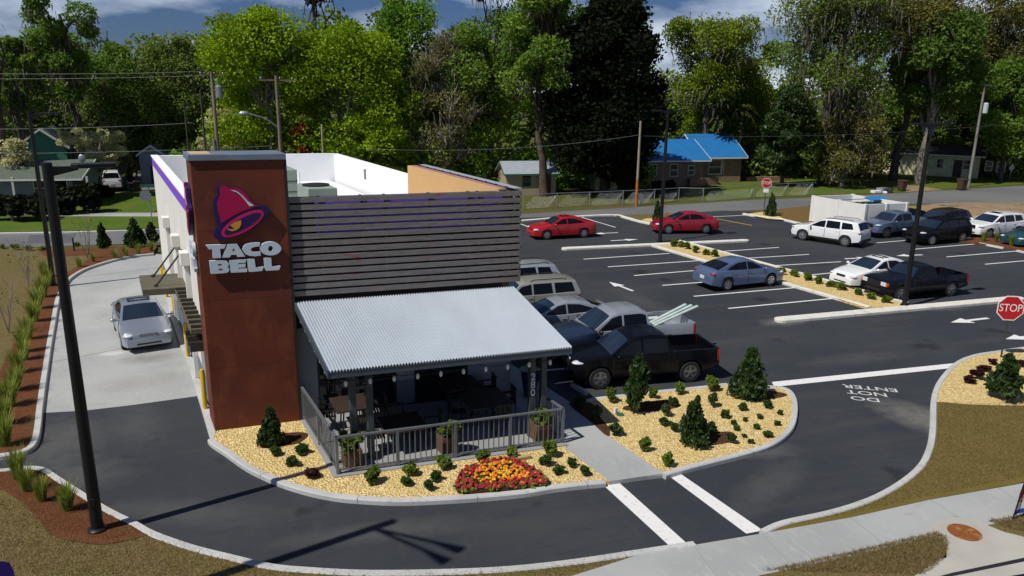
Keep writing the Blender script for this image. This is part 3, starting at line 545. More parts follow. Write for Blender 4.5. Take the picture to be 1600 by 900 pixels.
EM = dict(
 back=[(165, 150), (178, 108), (205, 88), (258, 80), (310, 92), (345, 118), (400, 112), (470, 122), (530, 150), (590, 210), (650, 290), (715, 352), (780, 372), (850, 375), (895, 395), (920, 430), (890, 500), (830, 575), (760, 640), (660, 705), (560, 752), (460, 795), (360, 830), (270, 855), (185, 850), (135, 822), (120, 780), (140, 720), (178, 662), (160, 590), (128, 480), (115, 380), (125, 300), (158, 235), (185, 215), (175, 185)],
 body=[(215, 180), (205, 130), (222, 100), (262, 86), (310, 98), (342, 125), (400, 120), (465, 130), (522, 156), (580, 215), (640, 298), (705, 362), (750, 374), (640, 405), (520, 448), (400, 510), (300, 570), (225, 620), (220, 560), (195, 470), (172, 370), (185, 290), (215, 225)],
 glint=[(360, 150), (420, 155), (470, 178), (530, 230), (600, 305), (690, 368), (625, 378), (560, 290), (500, 225), (445, 182), (400, 168)])
rim = rot_ellipse(520, 620, 350, 105, -29); rim = [(x, y) for x, y in rim]
hole = rot_ellipse(528, 622, 290, 72, -29)
band = rot_ellipse(530, 622, 335, 116, -29)
clap = [(360, 645), (420, 605), (505, 575), (510, 620), (485, 680), (440, 712), (380, 728), (335, 715), (300, 688), (345, 700), (385, 700), (420, 692), (385, 672)]
def emblem(mapf, parent):
    e = plate('bell_emblem', [emb(EM['back'])], -.13, -.03, M_navy, parent, mapf)
    plate('bell_body', [emb(EM['body'])], -.15, -.131, M_mag, e, mapf)
    plate('bell_glint', [emb(EM['glint'])], -.158, -.151, M_whitea, e, mapf)
    plate('bell_rim', [emb(band)], -.148, -.133, M_pink, e, mapf)
    plate('bell_opening', [emb(hole)], -.155, -.1485, M_navy, e, mapf)
    plate('bell_clapper', [emb(clap)], -.165, -.156, M_gold, e, mapf)
    return e
emblem(None, bt)
def lt(pts): return [front_uz(310+a/11.43, 370+b/11.43) for a, b in pts]
def oval(cx, cy, a, b, n=20, t0=0, t1=2*math.pi): return [(cx+a*math.cos(t), cy+b*math.sin(t)) for t in np.linspace(t0, t1, n, endpoint=abs(t1-t0) < 6.28)]
def ring(outer, inner):       # slit outline so one loop shows a hole
    k = len(outer); i0 = min(range(len(inner)), key=lambda j: (inner[j][0]-outer[0][0])**2+(inner[j][1]-outer[0][1])**2)
    inn = inner[i0:]+inner[:i0]; return outer+[outer[0]]+[inn[0]]+inn[:0:-1]+[inn[0]]
LETTERS = [
 ('T', [[(130, 150), (490, 138), (462, 208), (385, 212), (404, 374), (264, 382), (245, 222), (185, 224)]]),
 ('A', [[(430, 372), (520, 135), (690, 128), (835, 352), (698, 360), (678, 318), (585, 322), (555, 368)]]),
 ('C', [[(1100, 105), (1092, 168), (1010, 178), (950, 195), (935, 228), (955, 262), (1010, 268), (1105, 262), (1112, 335), (1000, 346), (900, 335), (830, 300), (788, 235), (800, 175), (850, 130), (950, 108), (1040, 102)]]),
 ('O', [ring(oval(1288, 210, 190, 122, 26), oval(1288, 212, 44, 50, 16))]),
 ('B', [[(195, 432), (420, 422), (505, 432), (542, 470), (540, 510), (520, 535), (552, 570), (550, 610), (510, 640), (430, 650), (225, 662)]]),
 ('E', [[(548, 424), (860, 402), (838, 462), (712, 470), (700, 492), (842, 480), (836, 545), (722, 552), (716, 572), (872, 562), (868, 628), (580, 640)]]),
 ('L', [[(868, 402), (1000, 396), (1022, 548), (1165, 536), (1140, 608), (905, 628), (890, 590)]]),
 ('L', [[(1165, 380), (1298, 376), (1310, 530), (1465, 520), (1440, 592), (1205, 606), (1188, 570)]])]
def letters(mapf, parent):
    for nm, lp in LETTERS:
        l = plate('sign_letter', [lt(q) for q in lp], -.13, -.04, M_letter, parent, mapf)
        if nm == 'A': plate('letter_hole', [lt([(600, 252), (626, 198), (648, 246)])], -.134, -.1305, M_rust, l, mapf)
        if nm == 'B':
            plate('letter_hole', [lt([(345, 488), (410, 482), (412, 502), (350, 510)])], -.134, -.1305, M_rust, l, mapf)
            plate('letter_hole', [lt([(355, 572), (425, 566), (427, 588), (360, 594)])], -.134, -.1305, M_rust, l, mapf)
letters(None, bt)
# the same sign on the tower's drive-through face (seen edge on): u runs from the back corner to the front corner
side = lambda u, v, z: B(-.06+v, 1.12-u*.45, z)
emblem(side, bt); letters(side, bt)
# ---- patio canopy
cz0, cz1, v0, v1 = 3.86, 2.92, .05, -3.55
uL0, uL1, uR0, uR1 = 2.46, 2.46, 9.24, 9.24
vs = []; fs = []; NW = 84; per = 8; n = NW*per
for j, (v, z) in enumerate(((v0, cz0), (v1, cz1))):
    for i in range(n+1):
        t = i/n; u = uL0+(uR0-uL0)*t; a = .022*math.cos(2*math.pi*i/per); vs.append(B(u, v, z+a))
vs2 = [q-np.array([0, 0, .03]) for q in vs]; N1 = n+1
for i in range(n): fs.append((i, i+1, N1+i+1, N1+i)); fs.append((2*N1+i, 2*N1+N1+i, 2*N1+N1+i+1, 2*N1+i+1))
can = part('canopy_roof', MB().add(vs+vs2, fs), M_roof, smooth=50)
M_fas = mat('slate_fascia', (.07, .095, .12), .5, metal=.3, var=.06, scale=3)
part('canopy_fascia', MB().bbox(2.44, 9.26, v1+.02, v1+.10, cz1-.22, cz1-.035), M_fas, can)
part('canopy_fascia', MB().hexa([B(u, v, z) for u, v, z in ((2.42, v1, cz1-.2), (2.455, v1, cz1-.2), (2.455, v0, cz0-.2), (2.42, v0, cz0-.2), (2.42, v1, cz1+.02), (2.455, v1, cz1+.02), (2.455, v0, cz0+.02), (2.42, v0, cz0+.02))]), M_fas, can)
part('canopy_shade_sheet', MB().hexa([B(u, v, z) for dz in (-.052, -.04) for u, v, z in ((2.5, v1+.12, cz1+dz), (9.2, v1+.12, cz1+dz), (9.2, v0, cz0+dz), (2.5, v0, cz0+dz))]), M_dark, can)  # dark sheet added below the tin to deepen the patio's shade
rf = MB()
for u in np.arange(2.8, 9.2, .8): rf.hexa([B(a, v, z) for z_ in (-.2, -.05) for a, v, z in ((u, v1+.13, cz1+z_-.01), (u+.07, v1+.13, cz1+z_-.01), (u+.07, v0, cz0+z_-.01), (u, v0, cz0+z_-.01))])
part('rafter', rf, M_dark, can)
part('canopy_beam', MB().bbox(2.6, 9.1, -3.25, -3.1, 2.62, 2.8), M_fas, can)
M_post = mat('post_green_grey', (.045, .058, .062), .5, var=.08, scale=4)
for u in (3.05, 3.5, 8.15, 8.5):
    p_ = part('canopy_post', MB().bbox(u, u+.16, -3.26, -3.1, .14, 2.62), M_post, bevel=.01)
part('post_tie', MB().bbox(3.21, 3.5, -3.22, -3.14, 2.2, 2.3), M_post); part('post_tie', MB().bbox(8.31, 8.5, -3.22, -3.14, 2.2, 2.26), M_post)
Rv = Matrix.Rotation(math.radians(90), 3, 'X')
for i, ch in enumerate('280'):
    text(ch, .30, B(8.23, -3.268, 2.02-.24*i), Rv, mat('pale_number', (.62, .64, .64), .5), bt, 'house_number', .006)
# ---- string lights under the eave
sl_ = tag(empty('string_lights', B(2.7, -3.3, 2.6)), 'string of clear bulbs hanging below the tin canopy of the patio', 'string lights')
pts = []; mbb = []
ends = [B(u, -3.38, 2.68) for u in np.linspace(2.6, 9.0, 6)]
for a, b in zip(ends[:-1], ends[1:]):
    for t in np.linspace(0, 1, 8, endpoint=False): pts.append(a+(b-a)*t-np.array([0, 0, .16*4*t*(1-t)]))
pts.append(ends[-1])
MB().tube(pts, .012, 5).build('cord', M_dark, sl_)
M_bulb = mat('clear_bulb', (.75, .75, .70), .15)
for i in range(2, len(pts), 4): MB().ball(pts[i]-[0, 0, .10], (.05, .05, .085), 8, 6).build('bulb', M_bulb, sl_)
for v in np.linspace(-3.0, -.4, 6): MB().ball(B(2.52, v, 2.92-(v-v1)*(cz1-cz0)/(v0-v1)*-1*1 -.28 if False else cz1+(v-v1)/(v0-v1)*(cz0-cz1)-.34), (.05, .05, .085), 8, 6).build('bulb', M_bulb, sl_)
# ---- patio railing
rl = tag(empty('patio_railing', B(2.47, -3.85, .14)), 'grey metal railing with thin balusters round the patio', 'railing')
RT = 1.16
def rail_run(a, b, nposts, skip_first=False):
    a, b = np.array(a, float), np.array(b, float)
    for k in range(nposts):
        if k == 0 and skip_first: continue
        q = a+(b-a)*k/(nposts-1); MB().bbox(q[0]-.035, q[0]+.035, q[1]-.035, q[1]+.035, .14, RT).build('post', M_grey, rl)
    Ld = np.linalg.norm(b-a); d = (b-a)/Ld; nb = int(Ld/.145); bal = MB()
    for k in range(1, nb):
        q = a+d*Ld*k/nb
        bal.bbox(q[0]-.011, q[0]+.011, q[1]-.011, q[1]+.011, .26, RT-.03)
    o = bal.build('balusters', M_grey, rl)
    ang = math.atan2(d[1], d[0])
    for z, hgt_, wd in ((RT, .05, .075), (.235, .035, .05)):
        nrm = np.array([-d[1], d[0]])*wd/2
        MB().hexa([B(*(q), zz) for zz in (z, z+hgt_) for q in (a-nrm-d*.03, b-nrm+d*.03, b+nrm+d*.03, a+nrm-d*.03)]).build('rail', M_grey, rl)
rail_run((2.49, .0), (2.49, -3.85), 3); rail_run((2.49, -3.85), (8.86, -3.85), 5, True); rail_run((8.86, -3.85), (8.86, -2.4), 2, True)
# ---- patio furniture
M_black = mat('black_iron', (.012, .012, .013), .45)
M_seat = mat('dark_brown_slat', (.035, .022, .015), .6, var=.2, scale=6)
def cafe_table(u, v, label, r=.62):
    t = tag(empty('patio_table', B(u, v, .14)), label, 'table', 'patio tables')
    q = B(u, v, 0)
    MB().box((q[0], q[1], .14+.73), (1.2*r/.62, 1.2*r/.62, .04), .1).build('tabletop', M_seat, t)
    for a in (45, 135, 225, 315):
        c = math.cos(math.radians(a)), math.sin(math.radians(a)); MB().tube([(q[0]+c[0]*.5, q[1]+c[1]*.5, .14), (q[0]+c[0]*.42, q[1]+c[1]*.42, .86)], .025, 6).build('leg', M_black, t)
def chair_proto():
    t = empty('patio_chair', (0, 0, 0)); mb = MB()
    for i in range(6): mb.box((-.2+.08*i, 0, .45), (.06, .46, .025))
    mb.build('seat', M_seat, t)
    bk = MB()
    for i in range(7): bk.box((-.23, -.2+.066*i, .70), (.025, .03, .42))
    bk.box((-.235, 0, .92), (.035, .48, .05)); bk.box((-.225, 0, .5), (.03, .48, .04)); bk.build('backrest', M_black, t)
    for x in (-.22, .2):
        for y in (-.22, .22): MB().tube([(x, y, 0), (x, y, .66 if x > 0 else .93)], .018, 6).build('leg', M_black, t)
    for y in (-.24, .24): MB().box((0, y, .67), (.46, .05, .03)).build('armrest', M_black, t)
    return t
chp = chair_proto(); first = True
def put_chair(u, v, deg, label):
    global first
    o = chp if first else copy_tree(chp); first = False
    o.location = B(u, v, .14); o.rotation_euler = (0, 0, math.radians(deg)); tag(o, label, 'chair', 'patio chairs')
cafe_table(3.75, -.9, 'dark square patio table nearest the rust red tower'); cafe_table(4.6, -2.75, 'dark square patio table standing in front behind the railing'); cafe_table(7.5, -1.75, 'dark square patio table near the post with the street number', .7); cafe_table(7.3, -.1+.05-.2, 'dark square patio table by the glass wall at the back right')
for u, v, a, l in ((3.0, -.9, 0, 'black slat chair between the tower and the table nearest it'), (4.5, -.9, 180, 'black slat chair on the inner side of the table nearest the tower'), (3.75, -1.7, 90, 'black slat chair on the railing side of the table nearest the tower'),
                   (3.85, -2.75, 0, 'black slat chair behind the left pair of patio posts'), (5.5, -2.7, 180, 'black armchair alone at the right of the front patio table'), (4.7, -2.0, 270, 'black slat chair behind the front patio table'),
                   (6.6, -1.75, 0, 'black slat chair left of the table near the numbered post'), (8.3, -1.5, 180, 'black slat chair right of the table near the numbered post'), (7.6, -2.6, 90, 'black slat chair close to the railing beside the numbered post'), (7.6, -1.0, 270, 'black slat chair between the two tables on the right of the patio'), (8.2, -.35, 180, 'black slat chair by the pale pier at the back right')):
    put_chair(u, v, a, l)
# ---- bollards on the drive lane
M_yel = mat('safety_yellow', (.70, .42, .015), .5, var=.06, scale=6)
bl = None
BL = ['yellow steel bollard nearest the corner of the rust red tower', 'second yellow bollard from the tower along the drive lane wall', 'third yellow bollard from the tower, beside the silver sedan', 'fourth yellow bollard from the tower, under the awning', 'farthest yellow bollard on the drive lane wall']
for i, (x, y) in enumerate(((321, 638), (294, 556.5), (273.3, 493.5), (261, 464), (255.5, 452))):
    q = G(x, y, .1); b_ = MB().lathe([(.075, 0), (.075, 1.25), (.055, 1.31), (.02, 1.33)], (q[0], q[1], .1), 14).build('bollard', M_yel, None, smooth=40); tag(b_, BL[i], 'bollard', 'yellow bollards along the drive lane')
for i, (x, y) in enumerate(((302, 557), (283, 494))):
    q = G(x, y, .1); e = tag(empty('utility_box', q), ['grey utility box low on the wall behind the second yellow bollard', 'grey utility box low on the wall behind the third yellow bollard'][i], 'utility box', 'grey boxes on the drive lane wall')
    MB().box((q[0], q[1], .1+.55), (.32, .3, .7), -SK).build('cabinet', M_grey, e, bevel=.02); MB().box((q[0], q[1], .16), (.12, .12, .16), -SK).build('leg', M_dark, e)
# ================================================================ VEHICLES
M_tyre = mat('tyre_rubber', (.014, .014, .015), .85)
M_alloy = mat('alloy_wheel', (.55, .56, .58), .28, metal=.85)
M_steel = mat('grey_alloy', (.28, .29, .31), .35, metal=.8)
M_cglass = mat('car_glass', (.006, .007, .009), .05, spec=.35)
M_bglass = mat('windscreen_glass', (.012, .020, .035), .03, spec=.9)
M_plastic = mat('black_plastic', (.016, .016, .017), .55)
M_chrome = mat('chrome', (.72, .74, .76), .12, metal=1)
M_lamp = mat('headlamp_glass', (.62, .66, .70), .08, spec=.8, coat=.6)
M_tail = mat('tail_lamp', (.33, .008, .012), .15, coat=.6)
M_amber = mat('amber_lamp', (.75, .16, .02), .2)
M_plate = mat('number_plate', (.62, .64, .62), .5)
M_seal = mat('shut_line', (.01, .01, .01), .7)
def paint(name, c, metal=.0, rough=.28): return mat(name, c, rough, metal=metal, coat=.7, spec=.45)
def pl(x, pts):
    pts = sorted(pts); xs = [p[0] for p in pts]
    return np.interp(x, xs, [p[1] for p in pts])
SP = {}
SP['sedan'] = dict(L=(2.28, -2.30), W=.90, H=1.45, wb=(1.37, -1.36), wr=.325, sill=.24,
   deck=[(2.28, .56), (2.22, .68), (2.02, .80), (1.5, .91), (1.0, .98), (.2, 1.0), (-1.7, 1.03), (-2.05, 1.04), (-2.22, .99), (-2.28, .86), (-2.30, .6)],
   roof=[(1.08, .96), (.20, 1.37), (-.25, 1.445), (-.75, 1.43), (-1.15, 1.34), (-1.85, 1.03)], belt=.95, wb_r=(.83, .60),
   side=[[(.80, .99), (.12, 1.30), (-.10, 1.345), (-.10, .98)], [(-.17, .985), (-.17, 1.35), (-.70, 1.33), (-1.05, 1.21), (-1.32, 1.03)]], ws=(1.02, .22), rw=(-1.80, -1.13), doors=[(.93, -.13), (-.16, -1.12)])
SP['coupe'] = dict(SP['sedan'], roof=[(1.12, .96), (.30, 1.36), (-.15, 1.44), (-.70, 1.41), (-1.2, 1.30), (-1.95, 1.04)], side=[[(.84, .99), (.22, 1.30), (-.10, 1.345), (-.10, .98)], [(-.17, .985), (-.17, 1.35), (-.70, 1.31), (-1.15, 1.17), (-1.42, 1.03)]], ws=(1.06, .32), rw=(-1.9, -1.18))
SP['suv'] = dict(L=(2.32, -2.36), W=.95, H=1.75, wb=(1.42, -1.42), wr=.37, sill=.32,
   deck=[(2.32, .60), (2.28, .82), (2.12, .98), (1.5, 1.08), (1.1, 1.12), (.2, 1.13), (-2.1, 1.16), (-2.30, 1.12), (-2.36, .9)],
   roof=[(1.22, 1.10), (.42, 1.58), (.1, 1.68), (-.6, 1.735), (-1.6, 1.71), (-2.0, 1.64), (-2.28, 1.14)], belt=1.09, wb_r=(.87, .66),
   side=[[(.98, 1.13), (.38, 1.50), (.02, 1.58), (.02, 1.12)], [(-.06, 1.12), (-.06, 1.60), (-.92, 1.60), (-.98, 1.13)], [(-1.08, 1.14), (-1.04, 1.59), (-1.68, 1.56), (-1.84, 1.20)]], ws=(1.16, .44), rw=(-2.26, -2.02), doors=[(1.02, -.02), (-.05, -1.02)], rack=True)
SP['boxsuv'] = dict(SP['suv'], roof=[(1.12, 1.10), (.60, 1.60), (.3, 1.70), (-.6, 1.74), (-1.8, 1.72), (-2.12, 1.66), (-2.30, 1.14)], side=[[(.92, 1.13), (.52, 1.50), (.05, 1.60), (.05, 1.12)], [(-.04, 1.12), (-.04, 1.61), (-.92, 1.61), (-.96, 1.13)], [(-1.08, 1.14), (-1.06, 1.61), (-1.92, 1.60), (-2.04, 1.16)]], ws=(1.07, .60), rw=(-2.28, -2.13))
SP['pickup'] = dict(L=(2.62, -2.70), W=.94, H=1.75, wb=(1.68, -1.62), wr=.385, sill=.40,
   deck=[(2.62, .66), (2.58, .90), (2.42, 1.03), (1.8, 1.11), (1.25, 1.16), (.2, 1.17), (-.9, 1.17)], bed=(-.98, -2.62, 1.17, .78),
   roof=[(1.32, 1.13), (.62, 1.62), (.35, 1.72), (-.2, 1.76), (-.62, 1.73), (-.80, 1.66), (-.93, 1.15)], belt=1.12, wb_r=(.87, .66),
   side=[[(1.10, 1.16), (.58, 1.53), (.28, 1.61), (.20, 1.61), (.20, 1.15)], [(.12, 1.15), (.12, 1.62), (-.55, 1.62), (-.74, 1.56), (-.78, 1.17)]], ws=(1.27, .63), rw=(-.92, -.81), doors=[(1.20, .14), (.12, -.78)])
SP['jeep'] = dict(SP['pickup'], roof=[(.95, 1.13), (.50, 1.58), (.3, 1.64), (-.1, 1.66), (-.42, 1.65), (-.52, 1.60), (-.60, 1.15)], bed=(-.66, -2.62, 1.12, .78), deck=[(2.62, .62), (2.60, .98), (2.5, 1.05), (1.8, 1.10), (1.0, 1.14), (.2, 1.15), (-.6, 1.15)],
   side=[[(.78, 1.16), (.46, 1.50), (-.38, 1.54), (-.44, 1.17)]], ws=(.92, .51), rw=(-.59, -.53), doors=[(.86, -.50)])
def wheel_pair(parent, x, y, r, wdt, rimm, dark=False):
    sgn = 1 if y > 0 else -1; h = wdt/2
    prof = [(r*.62, -h), (r*.93, -h), (r, -h*.7), (r, h*.7), (r*.93, h), (r*.62, h*.95), (r*.60, h*.55), (r*.60, -h*.6)]
    vs = []; fs = []; n = 24; k = len(prof)
    for rr, z in prof:
        for i in range(n):
            a = 2*math.pi*i/n; vs.append((x+rr*math.cos(a), y+sgn*z, r+rr*math.sin(a)))
    for j in range(k):
        for i in range(n): fs.append((j*n+i, j*n+(i+1) % n, ((j+1) % k)*n+(i+1) % n, ((j+1) % k)*n+i))
    wh = MB().add(vs, fs).build('wheel', M_tyre, parent, local=True, smooth=40)
    rm = MB(); yo = y+sgn*h*.80
    rm.lathe([(r*.64, -.02), (r*.64, .02), (r*.56, .02), (r*.56, -.02)], (0, 0, 0), 24)
    rm.lathe([(r*.16, -.025), (r*.16, .035), (r*.10, .045)], (0, 0, 0), 12)
    ns = 6 if dark else 5
    for i in range(ns):
        a = 2*math.pi*i/ns+.3; d = np.array([math.cos(a), math.sin(a)]); q = np.array([-d[1], d[0]]); P = []
        for z in (-.015, .03):
            for t, wv in ((.12, -.085), (.60, -.075), (.60, .075), (.12, .085)):
                v = d*t*r+q*wv*r*1.3; P.append((v[0], v[1], z))
        rm.hexa(P)
    rm.v = [(x+a, yo+sgn*c, r+b) for a, b, c in rm.v]
    rm.build('rim', rimm, wh, local=True)
    bk = MB().lathe([(r*.60, -.04), (r*.60, -.02)], (0, 0, 0), 24); bk.v = [(x+a, yo+sgn*c-sgn*.03, r+b) for a, b, c in bk.v]; bk.build('brake_disc', M_plastic, wh, local=True)
def vehicle(kind, name, label, cat, P, pos, heading, scale, rim=None, group=None, lower=None, tail=None, lampz=None, chrome_grille=False, boxy=False, sunroof=False, glass=None, mirror=None, amber=False, rack=None, plate=True):
    S = SP[kind]; root = tag(empty(name, pos, heading, scale), label, cat, group)
    x1, x0 = S['L']; W = S['W']; wr = S['wr']; rim = rim or M_alloy; ra = wr+.055
    pick = 'bed' in S
    xs = set(np.linspace(x0, x1, 70).tolist())
    for xw in S['wb']:
        for a in np.linspace(0, math.pi, 17): xs.add(xw+ra*math.cos(a))
        xs.add(xw-ra-.004); xs.add(xw+ra+.004)
    if pick: b1, b0, bz, bf = S['bed']; xs |= {b1, b1-.03, b0, b0-.03}
    xs |= {x1-.02, x1-.06, x0+.02, x0+.06}; xs = sorted(x for x in xs if x0 <= x <= x1)
    def wid(x):
        w_ = W
        t = (x-(x1-.75))/.75
        if t > 0: w_ *= 1-(.10 if boxy else .17)*t**2.2
        t = ((x0+.6)-x)/.6
        if t > 0: w_ *= 1-(.03 if pick else .10)*t**2
        return w_
    def zb(x):
        z = S['sill']
        if x > x1-.45: z += .02*(x-(x1-.45))/.45
        if x < x0+.5: z += .10*((x0+.5)-x)/.5
        for xw in S['wb']:
            if abs(x-xw) < ra: z = max(z, wr+math.sqrt(ra*ra-(x-xw)**2))
        return z
    def zd(x):
        if pick and x < S['bed'][0]: return S['bed'][2]
        return float(pl(x, S['deck']))
    def ring_(x):
        w_, b_, d_ = wid(x), zb(x), zd(x); sh = d_-.045
        zm = max(b_+.02, min(.62*d_+.1, sh-.08)); zl = max(b_+.01, .45*d_)
        pts = [(0, b_), (w_*.9, b_), (w_*.985, b_+.012), (w_*1.0, (zl+zm)/2), (w_*.985, zm+.05 if zm+.05 < sh-.02 else sh-.03), (w_*.945, sh)]
        if pick and x < S['bed'][0]-.001:
            inb = S['bed'][1] <= x <= S['bed'][0]-.029
            zf = S['bed'][3] if inb else d_
            pts += [(w_*.93, d_), (w_*.86, d_), (w_*.855, zf), (0, zf)]
        else: pts += [(w_*.88, d_-.012), (w_*.6, d_+.005), (w_*.3, d_+.014), (0, d_+.018)]
        return pts
    vs = []; fs = []; K = 10; M_ = 2*K-2
    for x in xs:
        r_ = ring_(x); full = r_+[(-y, z) for y, z in r_[-2:0:-1]]
        vs += [(x, y, z) for y, z in full]
    for i in range(len(xs)-1):
        for k in range(M_): fs.append((i*M_+k, i*M_+(k+1) % M_, (i+1)*M_+(k+1) % M_, (i+1)*M_+k))
    fs += [tuple(range(M_-1, -1, -1)), tuple((len(xs)-1)*M_+k for k in range(M_))]
    body = MB().add(vs, fs).build('body', P, root, local=True, smooth=32)
    # ---- cabin
    belt = S['belt']; wB, wR = S['wb_r']; rx = S['roof']; rx1, rx0 = rx[0][0], rx[-1][0]; zmax = max(p[1] for p in rx)
    gx = sorted(set(np.linspace(rx0, rx1, 40).tolist()) | {p[0] for p in rx})
    def wz(z): return wB+(wR-wB)*min(1, max(0, (z-belt)/(zmax-belt)))
    def zt(x): return float(pl(x, rx))
    def gring(x):
        t = max(zt(x), belt+.004); z1 = belt+(t-belt)*.90
        return [(wz(belt)+.01, belt-.08), (wz(belt), belt), (wz(z1), z1), (wz(z1)-.05, t-.018 if t > belt+.1 else t), (wz(t)*.5, t+.008), (0, t+.012)]
    vs = []; fs = []; K = 6; M_ = 2*K-1
    for x in gx:
        r_ = gring(x); full = r_+[(-y, z) for y, z in r_[-2::-1]]
        vs += [(x, y, z) for y, z in full]
    for i in range(len(gx)-1):
        for k in range(M_-1): fs.append((i*M_+k, i*M_+k+1, (i+1)*M_+k+1, (i+1)*M_+k))
    fs += [tuple(range(M_-1, -1, -1)), tuple((len(gx)-1)*M_+k for k in range(M_))]
    MB().add(vs, fs).build('cabin', P, root, local=True, smooth=32)
    gl = glass or M_cglass
    for poly in S['side']:
        for sgn in (1, -1):
            mb = MB(); lp = [(x, sgn*(wz(z)+.008), z) for x, z in poly]; mb.extrude(lp, (0, -sgn*.02, 0)); mb.build('side_window', gl, root, local=True)
    def slope_patch(name, xa, xb, m_, inset=.06, off=.012, ya=1):
        n1, n2 = 6, 8; P_ = []
        dz = zt(xb)-zt(xa); dx = xb-xa; nl = math.hypot(dx, dz); nx, nz_ = -dz/nl, dx/nl
        if nz_ < 0: nx, nz_ = -nx, -nz_
        for i in range(n1+1):
            x = xa+(xb-xa)*i/n1; z = zt(x); hw = max(.1, wz(belt+(z-belt)*.9)-.055-inset*.35)
            for j in range(n2+1):
                f = -1+2*j/n2; y = hw*f; crown = .012-.03*min(1, abs(y)/(wz(z)))**2
                P_.append((x+nx*off, y, z+crown+nz_*off))
        F_ = [(i*(n2+1)+j, i*(n2+1)+j+1, (i+1)*(n2+1)+j+1, (i+1)*(n2+1)+j) for i in range(n1) for j in range(n2)]
        return MB().add(P_, F_).build(name, m_, root, local=True, smooth=60)
    slope_patch('windscreen', S['ws'][0], S['ws'][1], M_bglass); slope_patch('rear_window', S['rw'][0], S['rw'][1], gl)
    if sunroof:
        mb = MB(); xa = S['ws'][1]-.28; P_ = [(xa-.42*i, .4*j, zt(xa-.42*i)+.024) for i, j in ((0, -1), (0, 1), (1, 1), (1, -1))]; mb.add(P_, [(0, 1, 2, 3)]); mb.build('sunroof', M_cglass, root, local=True)
    # ---- doors with handles, mirrors
    def yside(x, z):
        r_ = ring_(x); q = r_[1:7]; zz = [p[1] for p in q]; return float(np.interp(z, zz, [p[0] for p in q]))
    for xa, xb in S['doors']:
        for sgn in (1, -1):
            zA, zB = S['sill']+.07, belt-.02; P_ = []; n1, n2 = 8, 6
            for i in range(n1+1):
                x = xb+(xa-xb)*i/n1
                for j in range(n2+1):
                    z = zA+(zB-zA)*j/n2
                    if zb(x) > z-.02 : z = min(zB, zb(x)+.03+.01*j)
                    P_.append((x, sgn*(yside(x, z)+.007), z))
            F_ = [(i*(n2+1)+j, i*(n2+1)+j+1, (i+1)*(n2+1)+j+1, (i+1)*(n2+1)+j) for i in range(n1) for j in range(n2)]
            ne = (n1+1)*(n2+1)
            dr = MB().add(P_, F_).build('door', P, root, local=True, smooth=50)
            for xe in (xa+.006, xb-.006):
                q = [(xe, sgn*(yside(xe, z)+.003), z) for z in np.linspace(max(zA, zb(xe)+.04), zB, 5)]; MB().tube(q, .008, 4).build('shut_line', M_seal, dr, local=True)
            MB().box((xb+.16, sgn*(yside(xb+.16, belt-.13)+.02), belt-.13), (.17, .03, .03)).build('handle', mirror if mirror is M_chrome else P, dr, local=True)
    xm = S['doors'][0][0]-.10
    for sgn in (1, -1): MB().ball((xm, sgn*(W+.13), belt+.05), (.075, .11, .075), 10, 6).tube([(xm, sgn*(wB), belt+.02), (xm, sgn*(W+.10), belt+.03)], .03, 6).build('mirror', mirror or P, root, local=True, smooth=60)
    # ---- lamps, grille, bumpers, plate
    zh = lampz or float(pl(x1-.2, S['deck']))-.10
    for sgn in (1, -1):
        if boxy: MB().box((x1-.045, sgn*W*.66, zh), (.10, .34, .20)).build('headlight', M_lamp, root, local=True, bevel=.02)
        else:
            xh = x1-.24; MB().ball((xh, sgn*(wid(xh)*.80), zh+.01), (.25, .19, .07), 14, 8).build('headlight', M_lamp, root, local=True, smooth=60)
        if amber: MB().box((x1-.07, sgn*W*.865, zh), (.14, .10, .17)).build('indicator', M_amber, root, local=True)
        zt_ = (tail or float(pl(x0+.15, S['deck'])) if not pick else S['bed'][2])-.20
        if pick: MB().box((x0+.035, sgn*W*.90, zt_-.03), (.09, .15, .40)).build('tail_light', M_tail, root, local=True, bevel=.015)
        else: MB().ball((x0+.12, sgn*wid(x0+.12)*.80, zt_+.05), (.135, .21, .075), 12, 8).build('tail_light', M_tail, root, local=True, smooth=60)
    car_ = kind in ('sedan', 'coupe'); gh = .13 if car_ else .26; g = MB(); zg = zh-(.02 if car_ else .04); gx_ = x1-.025 if car_ else x1
    for i in range(3 if car_ else 4): g.box((gx_+.010, 0, zg-.042+.042*i if car_ else zg-.085+.055*i), (.03, W*.62 if car_ else W*.80 if not boxy else W*.9, .010 if car_ else .028))
    gp = MB().box((gx_-.005, 0, zg), (.035, W*.66 if car_ else W*.86 if not boxy else W*.98, gh)).build('grille', M_plastic, root, local=True, bevel=.01)
    g.build('grille_bar', M_chrome if (chrome_grille or car_) else (lower or M_plastic), gp, local=True)
    if chrome_grille:
        fr = MB(); 
        for zz in (-.15, .15): fr.box((x1+.006, 0, zg+zz), (.04, W*.92, .045))
        for yy in (-1, 1): fr.box((x1+.005, yy*W*.45, zg), (.04, .05, .26))
        fr.build('grille_surround', M_chrome, gp, local=True)
    MB().box((x1-.02, 0, S['sill']+.11), (.06, W*.95, .075 if car_ else .11)).build('air_intake', M_plastic, root, local=True, bevel=.02)
    if car_:
        for sgn in (1, -1): MB().box((x1-.10, sgn*W*.68, S['sill']+.16), (.10, .20, .06)).build('fog_recess', M_plastic, root, local=True, bevel=.015)
